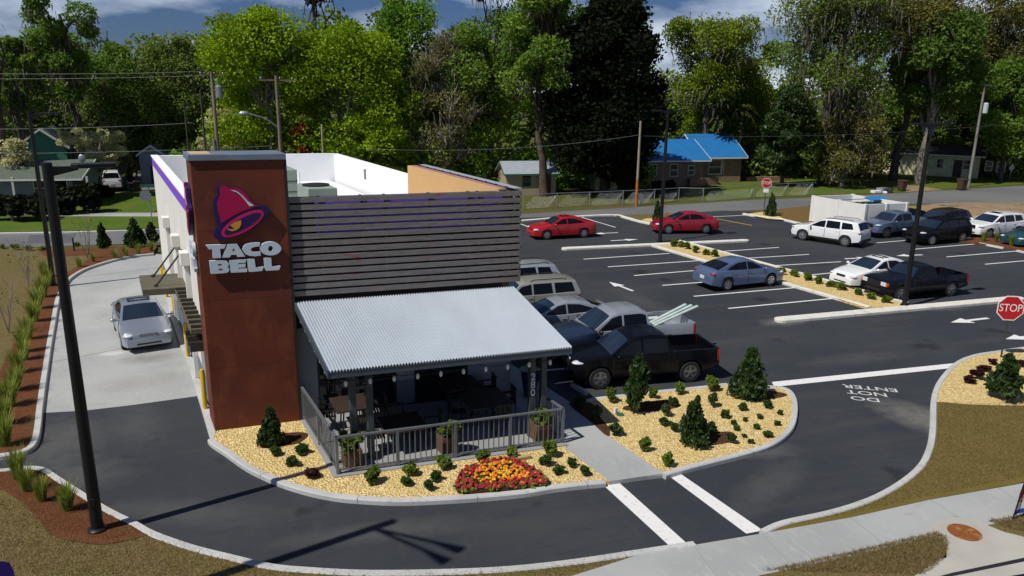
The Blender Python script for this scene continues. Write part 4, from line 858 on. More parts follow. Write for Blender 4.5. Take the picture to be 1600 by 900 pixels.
    if lower:
        for x, s_ in ((x1-.10, 1), (x0+.12, -1)): MB().box((x, 0, S['sill']+.10), (.34, wid(x)*1.95, .22)).build('bumper', lower, root, local=True, bevel=.05)
        for sgn in (1, -1): MB().box(((S['wb'][0]+S['wb'][1])/2, sgn*(W*.975), S['sill']+.06), (S['wb'][0]-S['wb'][1]-2*ra, .06, .13)).build('side_skirt', lower, root, local=True, bevel=.015)
    if plate: MB().box((x0-.012, 0, .62 if not pick else .6), (.03, .33, .16)).build('number_plate', M_plate, root, local=True)
    if (rack if rack is not None else S.get('rack')):
        for sgn in (1, -1): MB().tube([(.05, sgn*.60, zt(.05)+.0), (-.1, sgn*.60, zt(-.1)+.06), (-1.55, sgn*.60, zt(-1.55)+.06), (-1.7, sgn*.60, zt(-1.7))], .022, 6).build('roof_rail', M_plastic, root, local=True)
    for xw in S['wb']:
        for sgn in (1, -1): wheel_pair(root, xw, sgn*(W-.115), wr, .22, rim)
        MB().box((xw, 0, wr+.02), (2*ra*.98, W*1.55, .50 if not pick else .55)).build('wheel_well', M_plastic, root, local=True)
    MB().box(((x0+x1)/2, 0, S['sill']+.05), ((x1-x0)*.86, W*1.5, .12)).build('underbody', M_plastic, root, local=True)
    return root
def park(kind, name, label, cat, P, front, rear, face, far, sz=1.0, sy=1.0, sx=None, **k):
    """front, rear: where the near-side tyres touch the ground (pixels); far: +1 when the rest of the car lies to its own left"""
    S = SP[kind]; a, b = G(*front), G(*rear); d = (a-b)[:2]; wbs = np.linalg.norm(d); d /= wbs; h = math.atan2(d[1], d[0]); q = np.array([-d[1], d[0]]); far = 1 if q @ a[:2] > 0 else -1
    sx = sx or wbs/(S['wb'][0]-S['wb'][1])
    mid = (a+b)[:2]/2-d*sx*(S['wb'][0]+S['wb'][1])/2+q*far*(S['W']-.0)*sy
    return vehicle(kind, name, label, cat, P, (mid[0], mid[1], .004), h, (sx, sy, sz), **k)
GP = 'vehicles parked in the car park'
P_silver = paint('silver_paint', (.36, .40, .45), .6); P_red = paint('red_paint', (.42, .008, .014)); P_white = paint('white_paint', (.74, .75, .74)); P_black = mat('black_paint', (.0035, .004, .006), .25, coat=.06, spec=.18)
P_blue = paint('blue_grey_paint', (.135, .19, .33), .45); P_greyp = paint('slate_grey_paint', (.13, .17, .26), .4); P_navy = mat('dark_navy_paint', (.006, .007, .014), .25, coat=.1, spec=.22)
P_beige = paint('pale_beige_paint', (.38, .38, .33), .4); P_sil2 = paint('pale_silver_paint', (.40, .43, .46), .45); P_teal = paint('teal_paint', (.02, .075, .09), .3); P_maroon = paint('deep_red_paint', (.28, .006, .02))
# the silver sedan in the drive-through lane, nose towards the street
pc = (G(193, 541)+G(267.5, 539))/2; hd = math.radians(-90)+SK+.07; dirv = np.array([math.cos(hd), math.sin(hd)])
cpos = pc[:2]-dirv*1.37
vehicle('sedan', 'sedan', 'silver sedan in the concrete drive lane beside the building, facing the street', 'car', P_silver, (cpos[0], cpos[1], .01), hd, (1.0, 1.03, 1.05), sunroof=True, group=None)
park('coupe', 'sedan', 'bright red sedan nearest the wood screen, driving along the back of the lot', 'car', P_red, (855.8, 375), (911.8, 372), 0, -1, sx=1.02, sz=1.04, sy=1.0, sunroof=True)
park('sedan', 'sedan', 'deep red sedan behind the thin dark lamp post at the road entrance', 'car', P_maroon, (1045, 366), (1103, 365.5), 0, -1, sx=1.04, sz=1.05)
park('suv', 'suv', 'white SUV turning in front of the white dumpster enclosure', 'car', P_white, (1256, 376), (1315, 385), 0, 1, sz=1.0, sx=1.05, lower=M_plastic)
park('pickup', 'pickup', 'slate grey pickup truck between the dumpster enclosure and the black SUV', 'pickup truck', P_greyp, (1381, 373), (1440, 367.5), 0, 1, sx=1.0, sz=1.02, boxy=False, rim=M_steel)
park('suv', 'suv', 'glossy black SUV in the back parking row, partly behind the right lamp post', 'car', P_black, (1455, 384), (1505, 379), 0, 1, sx=1.08, sz=1.0, chrome_grille=True, rack=False)
park('suv', 'suv', 'white SUV at the right edge of the photo with a dark sunroof', 'car', P_white, (1538, 374), (1598, 369), 0, 1, sx=1.05, sz=1.0, sunroof=True, rack=False)
park('sedan', 'sedan', 'black sedan mostly hidden behind the slate grey pickup truck', 'car', P_black, (1404, 361), (1450, 357.5), 0, 1, sx=1.0, sz=1.04)
park('suv', 'suv', 'dark brown SUV of which only the roof shows behind the black SUV', 'car', paint('brown_black_paint', (.022, .016, .014)), (1459, 364), (1509, 360), 0, 1, sx=1.0, sz=.93, rack=False)
park('sedan', 'sedan', 'teal sedan cut off by the right edge beside the pine straw bed', 'car', P_teal, (1606, 389), (1664, 385), 0, 1, sx=1.05, sz=1.0)
park('coupe', 'sedan', 'blue grey sedan nosed up to the shrubs of the parking island', 'car', P_blue, (1204, 447.5), (1137, 455), 0, 1, sz=1.06, sx=1.04, sy=1.02)
park('sedan', 'sedan', 'white sedan with a sunroof next to the old dark pickup', 'car', P_white, (1352, 453), (1415, 446), 0, 1, sx=1.04, sz=1.04, sunroof=True)
park('jeep', 'pickup', 'old dark navy pickup truck with square headlights by the right lamp post', 'pickup truck', P_navy, (1410, 470.5), (1482, 464), 0, 1, sz=1.0, sx=.98, sy=.98, boxy=True, amber=True, rim=M_steel, lampz=.86)
park('pickup', 'pickup', 'black pickup truck nearest the gravel island, nose to the walk', 'pickup truck', P_black, (938, 609), (1077, 598), 0, 1, sz=1.02, sx=1.02, chrome_grille=True, rim=M_steel)
stp = park('pickup', 'pickup', 'pale silver pickup truck with pale boards sticking out of its bed', 'pickup truck', P_sil2, (915, 571), (1040, 558), 0, 1, sz=1.10, sx=1.08, sy=1.03, mirror=M_plastic, rim=M_steel)
park('coupe', 'sedan', 'pale silver sedan between the silver pickup and the beige SUV', 'car', P_sil2, (832, 533), (930, 524), 0, 1, sx=1.06, sz=1.03)
park('boxsuv', 'suv', 'pale beige boxy SUV half hidden behind the wood screen', 'car', P_beige, (792, 500), (874, 493.5), 0, 1, sx=1.0, sz=.94)
park('suv', 'suv', 'silver SUV of which only the tail shows beyond the beige SUV', 'car', paint('cool_silver_paint', (.42, .46, .49), .4), (775, 472), (846, 466), 0, 1, sx=1.0, sz=.97)
# boards in the silver pickup, on its bed
h = stp.rotation_euler.z; base = np.array(stp.location)
def on_truck(x, y, z): c, s = math.cos(h), math.sin(h); S_ = stp.scale; return base+np.array([x*S_[0]*c-y*S_[1]*s, x*S_[0]*s+y*S_[1]*c, z*S_[2]])
M_board = mat('pale_green_board', (.42, .50, .47), .6, var=.08, scale=3)
for i, (y0, y1, l) in enumerate(((.42, -.12, 'longest pale board leaning out of the silver pickup bed'), (.62, .18, 'middle pale board leaning out of the silver pickup bed'), (.78, .44, 'farther pale board leaning out of the silver pickup bed'))):
    a, b = on_truck(-1.0, .55-.17*i, 1.0), on_truck(-3.0+.15*i, .42-.17*i, 1.62); dv = b-a; n_ = np.cross(dv, [0, 0, 1.]); n_ /= np.linalg.norm(n_)*1.75
    tag(MB().hexa([a-n_*.13, b-n_*.13, b+n_*.13, a+n_*.13]+[q+np.array([0, 0, .04]) for q in (a-n_*.13, b-n_*.13, b+n_*.13, a+n_*.13)]).build('board', M_board), l, 'board', 'boards in the pickup bed')
cr = tag(empty('crate', on_truck(-1.5, -.45, .80)), 'green and white crate lying in the silver pickup bed', 'crate'); q = on_truck(-1.5, -.5, .93)
MB().box(q, (1.1, .35, .22), h).build('crate_box', mat('crate_green', (.05, .20, .10), .6), cr); MB().box(q+[0, 0, .125], (.9, .26, .03), h).build('crate_lid', M_plate, cr)
# wheel stops
M_stop = mat('precast_concrete', (.50, .49, .45), .85, var=.1, scale=5)
def wheel_stop(a, b, label, group):
    a, b = G(*a), G(*b); d = (b-a)[:2]; Ld = np.linalg.norm(d); d /= Ld; q = np.array([-d[1], d[0]]); P = []
    prof = [(-.09, 0), (-.06, .12), (.06, .12), (.09, 0)]; vs = [(*(p[:2]+q*y), z) for p in (a, b) for y, z in prof]
    o = MB().add(vs, [(0, 1, 2, 3), (7, 6, 5, 4)]+[(i, 4+i, 4+(i+1) % 4, (i+1) % 4) for i in range(4)]).build('wheel_stop', M_stop); tag(o, label, 'wheel stop', group)
wheel_stop((1530, 381.5), (1568, 389), 'concrete wheel stop in the empty stall behind the black SUV', 'wheel stops'); wheel_stop((1589, 393), (1640, 404), 'concrete wheel stop cut off by the right edge of the photo', 'wheel stops'); wheel_stop((894, 603), (917, 617), 'concrete wheel stop in front of the black pickup near the walk', 'wheel stops')
# ================================================================ VEGETATION
def leaf_mat(name, c1, c2, rough=.65, spec=.2): return mat(name, c1, rough, tint=c2, spec=spec)
LM = dict(
 bright=leaf_mat('spring_leaf', (0.119, 0.212, 0.006), (0.376, 0.526, 0.015)), mid=leaf_mat('mid_green_leaf', (0.063, 0.171, 0.017), (0.258, 0.429, 0.032)),
 oak=leaf_mat('live_oak_leaf', (0.065, 0.118, 0.019), (0.251, 0.325, 0.057)), oakg=leaf_mat('oak_spring_leaf', (0.065, 0.155, 0.019), (0.227, 0.340, 0.039)),
 olive=leaf_mat('olive_leaf', (0.104, 0.166, 0.009), (0.243, 0.315, 0.016)), pine=leaf_mat('pine_needle', (0.080, 0.174, 0.018), (0.246, 0.363, 0.045)),
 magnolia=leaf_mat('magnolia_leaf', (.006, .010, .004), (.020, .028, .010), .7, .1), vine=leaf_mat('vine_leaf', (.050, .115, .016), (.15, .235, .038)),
 brown=leaf_mat('russet_leaf', (0.085, 0.094, 0.024), (0.228, 0.208, 0.048)), moss=leaf_mat('grey_moss', (0.108, 0.099, 0.070), (0.253, 0.222, 0.164), .9),
 white=leaf_mat('blossom', (0.338, 0.351, 0.130), (0.806, 0.754, 0.429)), red=leaf_mat('red_leaf', (.20, .022, .014), (.42, .08, .025)),
 shrub=leaf_mat('evergreen_leaf', (0.018, 0.043, 0.010), (0.069, 0.119, 0.027), .45, .35), lime=leaf_mat('fresh_shrub_leaf', (.060, .110, .010), (.19, .26, .03)),
 dark=leaf_mat('hedge_leaf', (.008, .014, .005), (.028, .038, .012)), purple=leaf_mat('burgundy_leaf', (.030, .008, .010), (.10, .028, .030)),
 grass=leaf_mat('grass_blade', (0.107, 0.145, 0.014), (0.357, 0.420, 0.082)), juniper=leaf_mat('low_shrub_leaf', (.022, .055, .012), (.085, .14, .026)),
 palm=leaf_mat('palm_frond', (.05, .08, .012), (.18, .19, .03)))
M_bark = mat('oak_bark', (.055, .045, .036), .9, var=.3, scale=3); M_pbark = mat('pine_bark', (.075, .050, .036), .9, var=.35, scale=2.5); M_gbark = mat('pale_grey_bark', (.20, .18, .145), .9, var=.25, scale=2)
M_twig = mat('bare_twig', (.27, .24, .19), .9, var=.25, scale=2)
def leafmesh(rg, centers, rad, n, size, asp=1.7, droop=0., shell=.55, flat=.8, upbias=0.):
    """n leaf blades scattered through the clumps"""
    C_ = np.asarray(centers); k = rg.integers(0, len(C_), n); Rr = np.asarray(rad)[k]
    d = rg.standard_normal((n, 3)); d /= np.linalg.norm(d, axis=1)[:, None]
    rr = Rr*(shell+(1-shell)*rg.random(n))*(.85+.3*rg.random(n)); P = C_[k]+d*rr[:, None]*np.array([1, 1, flat])
    a = rg.standard_normal((n, 3)); a[:, 2] = a[:, 2]*.7-droop+upbias; a /= np.linalg.norm(a, axis=1)[:, None]
    b = rg.standard_normal((n, 3)); b -= a*(a*b).sum(1)[:, None]; b /= np.linalg.norm(b, axis=1)[:, None]
    s = size*(.6+.8*rg.random(n))[:, None]; a = a*s*asp/2; b = b*s/2
    V = np.stack([P-a, P+b*.9-a*.1, P+a, P-b*.9-a*.1], 1).reshape(-1, 3)
    # leaf tone differs at random from clump to clump and from leaf to leaf
    ct = rg.random(len(C_))[k]; t = np.clip(.55*ct+.45*rg.random(n), 0, 1)
    return V, np.repeat(t, 4)
def leafobj(name, V, T, material, parent, offset):
    me = bpy.data.meshes.new(name); n = len(V)//4
    me.vertices.add(len(V)); me.vertices.foreach_set('co', (V-np.array(offset)).astype(np.float32).ravel())
    me.loops.add(4*n); me.loops.foreach_set('vertex_index', np.arange(4*n, dtype=np.int32)); me.polygons.add(n); me.polygons.foreach_set('loop_start', np.arange(0, 4*n, 4, dtype=np.int32)); me.polygons.foreach_set('loop_total', np.full(n, 4, dtype=np.int32))
    me.update(calc_edges=True); at = me.attributes.new('tint', 'FLOAT', 'POINT'); at.data.foreach_set('value', T.astype(np.float32))
    me.materials.append(material); o = bpy.data.objects.new(name, me); COL.objects.link(o)
    if parent is not None: o.parent = parent
    return o
def limb(rg, a, b, wob=.12, k=5):
    a, b = np.array(a, float), np.array(b, float); L_ = np.linalg.norm(b-a); P = []
    for i in range(k+1):
        t = i/k; P.append(a+(b-a)*t+(rg.standard_normal(3)*wob*L_*math.sin(math.pi*t)*.5 if 0 < i < k else 0)+np.array([0, 0, .12*L_*math.sin(math.pi*t)]))
    return P
def tree(name, label, base, H, Wd, leaf, bark, nleaf=5000, size=.30, trunk_r=None, crown0=.28, nclump=34, moss=0, twigs=0, lean=0., top=.5, stems=1, group=None, seed=0, shape='round', clr=None, cat='tree', depthk=.8, droop=.1):
    rg = np.random.default_rng(1000+seed); base = np.array([base[0], base[1], -.02]); root = tag(empty(name, base), label, cat, group)
    tr_ = trunk_r or max(.14, H*.018); z0 = H*crown0; centers = []; rads = []
    for i in range(nclump):
        t = (i+.5)/nclump; z = z0+(H-z0)*(.06+.86*rg.random()**.85); f = (z-z0)/(H-z0)
        if shape == 'round': env = math.sqrt(max(.05, 1-(2*f-.85)**2*.85))
        elif shape == 'cone': env = max(.12, 1-f*.95)
        elif shape == 'flat': env = .45+.6*f if f < .8 else .95
        elif shape == 'tall': env = .55+.45*math.sin(math.pi*min(1, f*1.05))
        a = rg.random()*2*math.pi; cr_ = clr or Wd*.165; r_ = max(.2, Wd/2*env-cr_*.7)*(.2+.8*math.sqrt(rg.random()))
        cr = cr_*(.65+.7*rg.random())*(.7 if f > .85 else 1)
        centers.append(base+np.array([r_*math.cos(a)+lean*f, r_*math.sin(a)*depthk, min(z, H-cr*.75)])); rads.append(cr)
    tm = MB()
    for s in range(stems):
        off = np.array([rg.uniform(-1, 1)*.5*(stems > 1), rg.uniform(-.5, .5)*(stems > 1), 0]); tops = base+off*2.2+np.array([lean*.7, 0, z0+(H-z0)*top])
        P = limb(rg, base+off*.4, tops, .05, 7); tm.tube(P, [tr_*(1.25 if i == 0 else 1)*(1-.72*i/7)/(1 if stems == 1 else 1.5) for i in range(8)], 8)
        for c in centers[s::stems]:
            if rg.random() < .7:
                j = rg.integers(2, 7); q = P[j]
                if c[2] > q[2]-1: tm.tube(limb(rg, q, c, .14, 4), [tr_*.38*(1-.8*i/4) for i in range(5)], 5, cap=False)
    for i in range(twigs):
        c = centers[rg.integers(0, len(centers))]; d = rg.standard_normal(3); d[2] = abs(d[2])*.9+.2; d /= np.linalg.norm(d)
        q = c-np.array([0, 0, 1.2]); e = c+d*Wd*.16*(.5+rg.random()); tm.tube(limb(rg, q, e, .18, 3), [.05, .036, .024, .012], 4, cap=False)
    tm.build('trunk', bark, root, smooth=60)
    V, T = leafmesh(rg, centers, rads, int(nleaf*3.8), size*.62, droop=droop)
    leafobj('crown', V, T, LM[leaf], root, base)
    if moss:
        n = int(moss*1.8); cc = np.array(centers)[rg.integers(0, len(centers), n)]+rg.standard_normal((n, 3))*np.array(rads).mean()*.5; cc[:, 2] -= .5*np.array(rads).mean(); ln = (.4+1.5*rg.random(n)**2)*(H/22); wv = .04+.08*rg.random(n); an = rg.random(n)*math.pi
        dx = np.stack([np.cos(an)*wv, np.sin(an)*wv, np.zeros(n)], 1); sway = rg.standard_normal((n, 3))*.15; sway[:, 2] = 0
        V = np.stack([cc-dx, cc+dx, cc+dx*.5+sway-np.stack([0*ln, 0*ln, ln*.7], 1), cc+sway*1.5-np.stack([0*ln, 0*ln, ln], 1)], 1).reshape(-1, 3)
        tag(leafobj('moss', V, np.repeat(rg.random(n), 4), LM['moss'], root, base), kind='stuff')
    return root
def ptree(name, label, x, by, ty, wpx, leaf, bark, **k):
    p = G(x, by); s = ppm(p+np.array([0, 0, 6])); H = None
    lo, hi = .5, 60.
    for _ in range(40):
        h_ = (lo+hi)/2; c = RM @ (p+np.array([0, 0, h_])-[0, 0, CAM_H]); y = 450+FPX*c[1]/c[2]
        if y > ty: lo = h_
        else: hi = h_
    return tree(name, label, p, lo, wpx/s, leaf, bark, **k)
W_ = 'trees of the wood behind the restaurant'
TREES = [
 ('pine_tree', 'tall brown-trunked pine at the left edge of the photo', 6, 318, -70, 70, 'pine', M_pbark, dict(nleaf=4000, crown0=.62, trunk_r=.42, top=.8, shape='round', seed=1, moss=150)),
 ('oak_tree', 'tall bright green oak with grey moss against the sky on the far left', 128, 296, -14, 130, 'oakg', M_bark, dict(nleaf=4600, crown0=.45, moss=420, seed=2, nclump=22, shape='flat', top=.8, trunk_r=.45)),
 ('oak_tree', 'smaller pale green oak against the sky beside the left-edge pine', 48, 298, 52, 90, 'oakg', M_bark, dict(nleaf=2600, crown0=.4, moss=120, seed=3, nclump=15)),
 ('oak_tree', 'rounded mid green oak right of the mossy tall oak', 205, 284, 58, 140, 'oakg', M_bark, dict(nleaf=5200, moss=260, seed=4, crown0=.2)),
 ('oak_tree', 'dull olive oak behind the left utility poles', 290, 284, 52, 150, 'oak', M_bark, dict(nleaf=5600, moss=420, seed=5, crown0=.3)),
 ('oak_tree', 'low dark oak above the green gabled house', 70, 286, 95, 180, 'oak', M_bark, dict(nleaf=6500, moss=450, seed=6, crown0=.06)),
 ('oak_tree', 'dark shaded oak left of the bright yellow-green tree', 290, 285, 120, 150, 'oak', M_bark, dict(nleaf=6000, moss=350, seed=7, crown0=.12)),
 ('bare_tree', 'leafless grey twiggy tree above the blossoming dogwood', 178, 286, 118, 150, 'oak', M_twig, dict(nleaf=1800, twigs=420, moss=500, seed=8, crown0=.12, stems=3)),
 ('spring_tree', 'large yellow-green tree with pale leaning stems left of centre', 425, 299, 4, 215, 'bright', M_gbark, dict(nleaf=9500, stems=4, crown0=.22, seed=9, nclump=38, top=.7, size=.30)),
 ('spring_tree', 'second broad yellow-green tree just right of the largest one', 548, 297, 20, 215, 'bright', M_gbark, dict(nleaf=8000, stems=3, crown0=.16, seed=10, nclump=36, size=.30)),
 ('spring_tree', 'lower bright green tree above the white roof parapet', 610, 300, 104, 140, 'bright', M_bark, dict(nleaf=5000, crown0=.06, seed=11)),
 ('broadleaf_tree', 'tall mid green tree with pale bare branches showing', 640, 292, -36, 150, 'mid', M_gbark, dict(nleaf=7000, twigs=60, crown0=.25, seed=12, nclump=32)),
 ('bare_tree', 'tall leafless grey-brown tree in the middle of the wood', 700, 297, 46, 160, 'brown', M_twig, dict(nleaf=2000, twigs=900, crown0=.10, stems=3, seed=13, moss=260, top=.85)),
 ('pine_tree', 'dark olive pine right of the leafless tree', 765, 295, -55, 150, 'pine', M_pbark, dict(nleaf=7600, crown0=.16, shape='tall', seed=14, trunk_r=.4, nclump=40, moss=150)),
 ('pine_tree', 'tall dark pine with a bare trunk in front of the cabin', 850, 306, -62, 140, 'pine', M_pbark, dict(nleaf=7000, crown0=.30, shape='tall', seed=15, trunk_r=.42, nclump=44, moss=250, top=.8)),
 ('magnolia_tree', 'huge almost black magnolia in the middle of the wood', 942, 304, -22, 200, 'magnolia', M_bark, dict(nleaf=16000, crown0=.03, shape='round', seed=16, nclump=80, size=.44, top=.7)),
 ('oak_tree', 'flat-topped oak hung with moss behind the blue-roofed house', 1098, 278, 26, 180, 'olive', M_bark, dict(nleaf=5600, crown0=.50, moss=520, shape='flat', seed=17, nclump=26, top=.8, trunk_r=.5)),
 ('spring_tree', 'rounded olive-green tree just above the blue roof', 1135, 271, 86, 180, 'olive', M_bark, dict(nleaf=8000, crown0=.15, seed=18, nclump=34)),
 ('evergreen_tree', 'dark bushy evergreen overhanging the right end of the blue roof', 1222, 291, 125, 100, 'shrub', M_bark, dict(nleaf=7500, crown0=.03, seed=19, nclump=34, size=.36)),
 ('oak_tree', 'massive oak draped in grey moss right of the blue-roofed house', 1288, 290, -80, 210, 'oak', M_bark, dict(nleaf=6800, crown0=.34, moss=1300, seed=20, nclump=34, trunk_r=.6, top=.75)),
 ('bare_tree', 'rusty brown twiggy tree below the massive mossy oak', 1318, 292, 160, 130, 'brown', M_twig, dict(nleaf=3600, twigs=260, moss=500, crown0=.14, seed=21, stems=2)),
 ('oak_tree', 'mossy oak with russet leaves behind the cream house', 1395, 282, -50, 190, 'brown', M_bark, dict(nleaf=6400, crown0=.55, moss=620, seed=22, nclump=32)),
 ('vine_tree', 'pale trunk climbed by bright green vines in front of the cream house', 1437, 287, 16, 165, 'vine', M_gbark, dict(nleaf=8000, crown0=.40, seed=23, nclump=44, trunk_r=.55, size=.40, shape='tall')),
 ('oak_tree', 'russet oak at the upper right corner of the photo', 1530, 276, -30, 200, 'brown', M_bark, dict(nleaf=7000, crown0=.5, moss=350, seed=24, nclump=34)),
 ('oak_tree', 'green oak right of the vine-climbed trunk', 1500, 266, 60, 150, 'oakg', M_bark, dict(nleaf=5200, crown0=.12, seed=25, moss=160)),
 ('oak_tree', 'dark olive oak at the right edge behind the warning sign', 1592, 277, 40, 170, 'olive', M_bark, dict(nleaf=7000, crown0=.04, seed=26, moss=200)),
 ('oak_tree', 'rounded green oak behind the leaning pole with the transformer', 1562, 283, 85, 130, 'oakg', M_bark, dict(nleaf=5200, crown0=.22, seed=41, moss=80)),
 ('oak_tree', 'fresh green oak left of the pale vine-climbed trunk', 1392, 264, 110, 110, 'vine', M_bark, dict(nleaf=4200, crown0=.4, seed=42)),
 ('dogwood_tree', 'dogwood in cream blossom beside the white van', 160, 306, 200, 120, 'white', M_twig, dict(nleaf=2600, crown0=.42, seed=27, size=.20, nclump=36, clr=.5, shape='flat', top=.6)),
 ('dogwood_tree', 'small white-blossomed tree at the left edge by the ranch house', 36, 318, 216, 60, 'white', M_twig, dict(nleaf=700, crown0=.5, seed=28, size=.22, clr=.6)),
 ('dogwood_tree', 'pale blossoming tree between the left utility poles', 358, 300, 165, 100, 'white', M_twig, dict(nleaf=1900, crown0=.3, seed=29, size=.22, nclump=28, clr=.6)),
 ('red_tree', 'slender small tree with red leaves behind the restaurant roof', 478, 302, 182, 44, 'red', M_bark, dict(nleaf=1500, crown0=.2, seed=30, size=.24, nclump=16)),
 ('palm_tree', 'cabbage palm between the blue roof and the dark evergreen', 1150, 280, 158, 50, 'palm', M_bark, None),
 ('palm_tree', 'cabbage palm above the middle of the blue roof', 1118, 279, 168, 46, 'palm', M_bark, None),
 ('dead_pine_tree', 'dead pine with dark twisting branches against the sky', 505, 292, -40, 100, 'dark', M_bark, dict(nleaf=320, twigs=40, crown0=.86, seed=31, clr=1.2, shape='flat', nclump=12, top=.9)),
]
for nm, lab, x, by, ty, wp, leaf, bark, kw in TREES:
    if kw is not None: ptree(nm, lab, x, by, ty, wp, leaf, bark, **kw); continue
    p = G(x, by); s = ppm(p+[0, 0, 5]); Hh = (by-ty)/s*1.0; root = tag(empty(nm, p), lab, 'tree'); MB().tube([p, p+[.2, 0, Hh*.5], p+[.1, 0, Hh*.85]], [.22, .18, .16], 8).build('trunk', bark, root)
    rg = np.random.default_rng(x); V = []; T = []; c = p+[.1, 0, Hh*.85]
    for i in range(46):
        a = rg.random()*6.283; el = rg.uniform(-.5, 1.2); d = np.array([math.cos(a)*math.cos(el), math.sin(a)*math.cos(el), math.sin(el)]); q = np.array([-math.sin(a), math.cos(a), 0])*.16; L_ = wp/s/2*rg.uniform(.8, 1.2)
        m1 = c+d*L_*.6; e = c+d*L_-np.array([0, 0, L_*.45]); V += [c-q*.2, m1-q, m1+q, c+q*.2, m1-q, e-q*.15, e+q*.15, m1+q]; T += [rg.random()]*8
    leafobj('crown', np.array(V), np.array(T), LM['palm'], root, p)
# undergrowth at the foot of the wood and the far wood behind it
rg = np.random.default_rng(5)
def mass(name, xs, by, ty, leaf, n, size, seed, spread=9, kind='stuff', zpow=1.):
    rg = np.random.default_rng(seed); C_ = []; R_ = []
    for x in xs:
        for _ in range(7):
            p = G(x+rg.uniform(-14, 14), by); s = ppm(p); h_ = rg.random()**zpow*(by-ty(x))/s; d = p[:2]/np.linalg.norm(p[:2]); C_.append(np.array([*(p[:2]+d*rg.uniform(0, spread)), h_])); R_.append(rg.uniform(1.2, 2.6))
    V, T = leafmesh(rg, C_, R_, n, size); o = leafobj(name, V, T, LM[leaf], None, (0, 0, 0)); tag(o, kind=kind); return o
o = mass('far_wood', range(-120, 1760, 24), 272, lambda x: (72 if x < 340 else 40 if x < 1000 else 128 if x < 1190 else 70), 'oak', 90000, .36, 11, 14); tag(o, 'dark far wood closing the view behind the nearer trees', 'wood')
o = mass('far_wood', range(-120, 1760, 30), 262, lambda x: (100 if x < 340 else 90 if x < 1000 else 150 if x < 1190 else 90), 'pine', 60000, .5, 12, 20); tag(o, 'darkest depth of the far wood low behind all the trees', 'wood')
o = mass('undergrowth', [x for x in range(-60, 1000, 22) if not (20 < x < 280)], 297, lambda x: 235, 'mid', 24000, .27, 13, 6); tag(o, 'green undergrowth along the foot of the wood', 'undergrowth')
o = mass('undergrowth', [x for x in range(1165, 1700, 22) if not (1370 < x < 1540)], 279, lambda x: 225, 'oak', 18000, .28, 14, 6); tag(o, 'olive undergrowth at the foot of the mossy oaks on the right', 'undergrowth')
o = mass('undergrowth', range(560, 700, 20), 300, lambda x: 232, 'bright', 7000, .24, 15, 3); tag(o, 'light green thicket just above the white roof parapet', 'undergrowth')
# ---- planted shrubs: one of each kind, then copies
def shrub_proto(kind, n, size, leaf, ell=(.5, .5, .5), cone=False, seed=1, stem=True, ncl=12, up=0.):
    rg = np.random.default_rng(seed); root = empty(kind, (0, 0, -100)); C_ = []; R_ = []
    for i in range(ncl):
        f = rg.random(); a = rg.random()*6.283
        if cone: env = (1-f*.88); r_ = ell[0]*env*math.sqrt(rg.random())*.85; z = .08+f*(ell[2]*2-.2); cr = ell[0]*(.36*(1-f)+.14)
        else: r_ = ell[0]*.6*math.sqrt(rg.random()); z = ell[2]*(.5+1.0*f*.9); cr = ell[0]*.42
        C_.append([r_*math.cos(a), r_*math.sin(a), z]); R_.append(cr)
    V, T = leafmesh(rg, C_, R_, n, size, upbias=up, shell=.35); V[:, 2] = np.maximum(V[:, 2], .01)
    leafobj('foliage', V, T, LM[leaf], root, (0, 0, 0))
    if stem:
        tm = MB()
        for i in range(4): a = 1.57*i+.4; tm.tube([(0, 0, 0), (ell[0]*.3*math.cos(a), ell[0]*.3*math.sin(a), ell[2]*.9)], [.03*max(.3, ell[2]), .012*max(.3, ell[2])], 5)
        if cone: tm.tube([(0, 0, 0), (0, 0, ell[2]*1.7)], [.05, .015], 6)
        tm.build('stem', M_twig, root, local=True)
    return root
PRO = {}
for k in range(3):
    PRO[('conical_shrub', k)] = shrub_proto('conical_shrub', 4200, .085, 'shrub', (.5, .5, .5), True, 2+20*k, ncl=(46, 30, 38)[k])
    PRO[('light_shrub', k)] = shrub_proto('light_shrub', (620, 480, 760)[k], .13, 'lime', (.5, .5, .5), False, 3+20*k, ncl=(9, 6, 12)[k], up=.6)
    PRO[('round_shrub', k)] = shrub_proto('round_shrub', 1100, .11, 'juniper', (.5, .5, .5), False, 4+20*k, ncl=(22, 13, 17)[k], stem=False)
    PRO[('dark_shrub', k)] = shrub_proto('dark_shrub', 900, .12, 'shrub', (.5, .5, .5), False, 5+20*k, ncl=(16, 10, 12)[k], up=.3)
    PRO[('burgundy_shrub', k)] = shrub_proto('burgundy_shrub', 900, .12, 'purple', (.5, .5, .5), False, 6+20*k, ncl=(16, 10, 12)[k], stem=False)
def grass_proto():
    rg = np.random.default_rng(8); root = empty('grass_clump', (0, 0, -100)); V = []; T = []
    for i in range(220):
        a = rg.random()*6.283; r0 = .14*math.sqrt(rg.random()); sp = rg.uniform(.02, .38); h_ = rg.uniform(.55, 1.05); d = np.array([math.cos(a), math.sin(a), 0]); q = np.array([-d[1], d[0], 0])*.012; b_ = d*r0; m_ = b_+d*sp*.4+[0, 0, h_*.62]; e = b_+d*sp+[0, 0, h_]
        V += [b_-q, b_+q, m_+q, m_-q, m_-q, m_+q, e+q*.2, e-q*.2]; T += [rg.random()]*8
    leafobj('blades', np.array(V), np.array(T), LM['grass'], root, (0, 0, 0)); return root
PRO[('grass_clump', 0)] = grass_proto(); used = set(); turn = {}
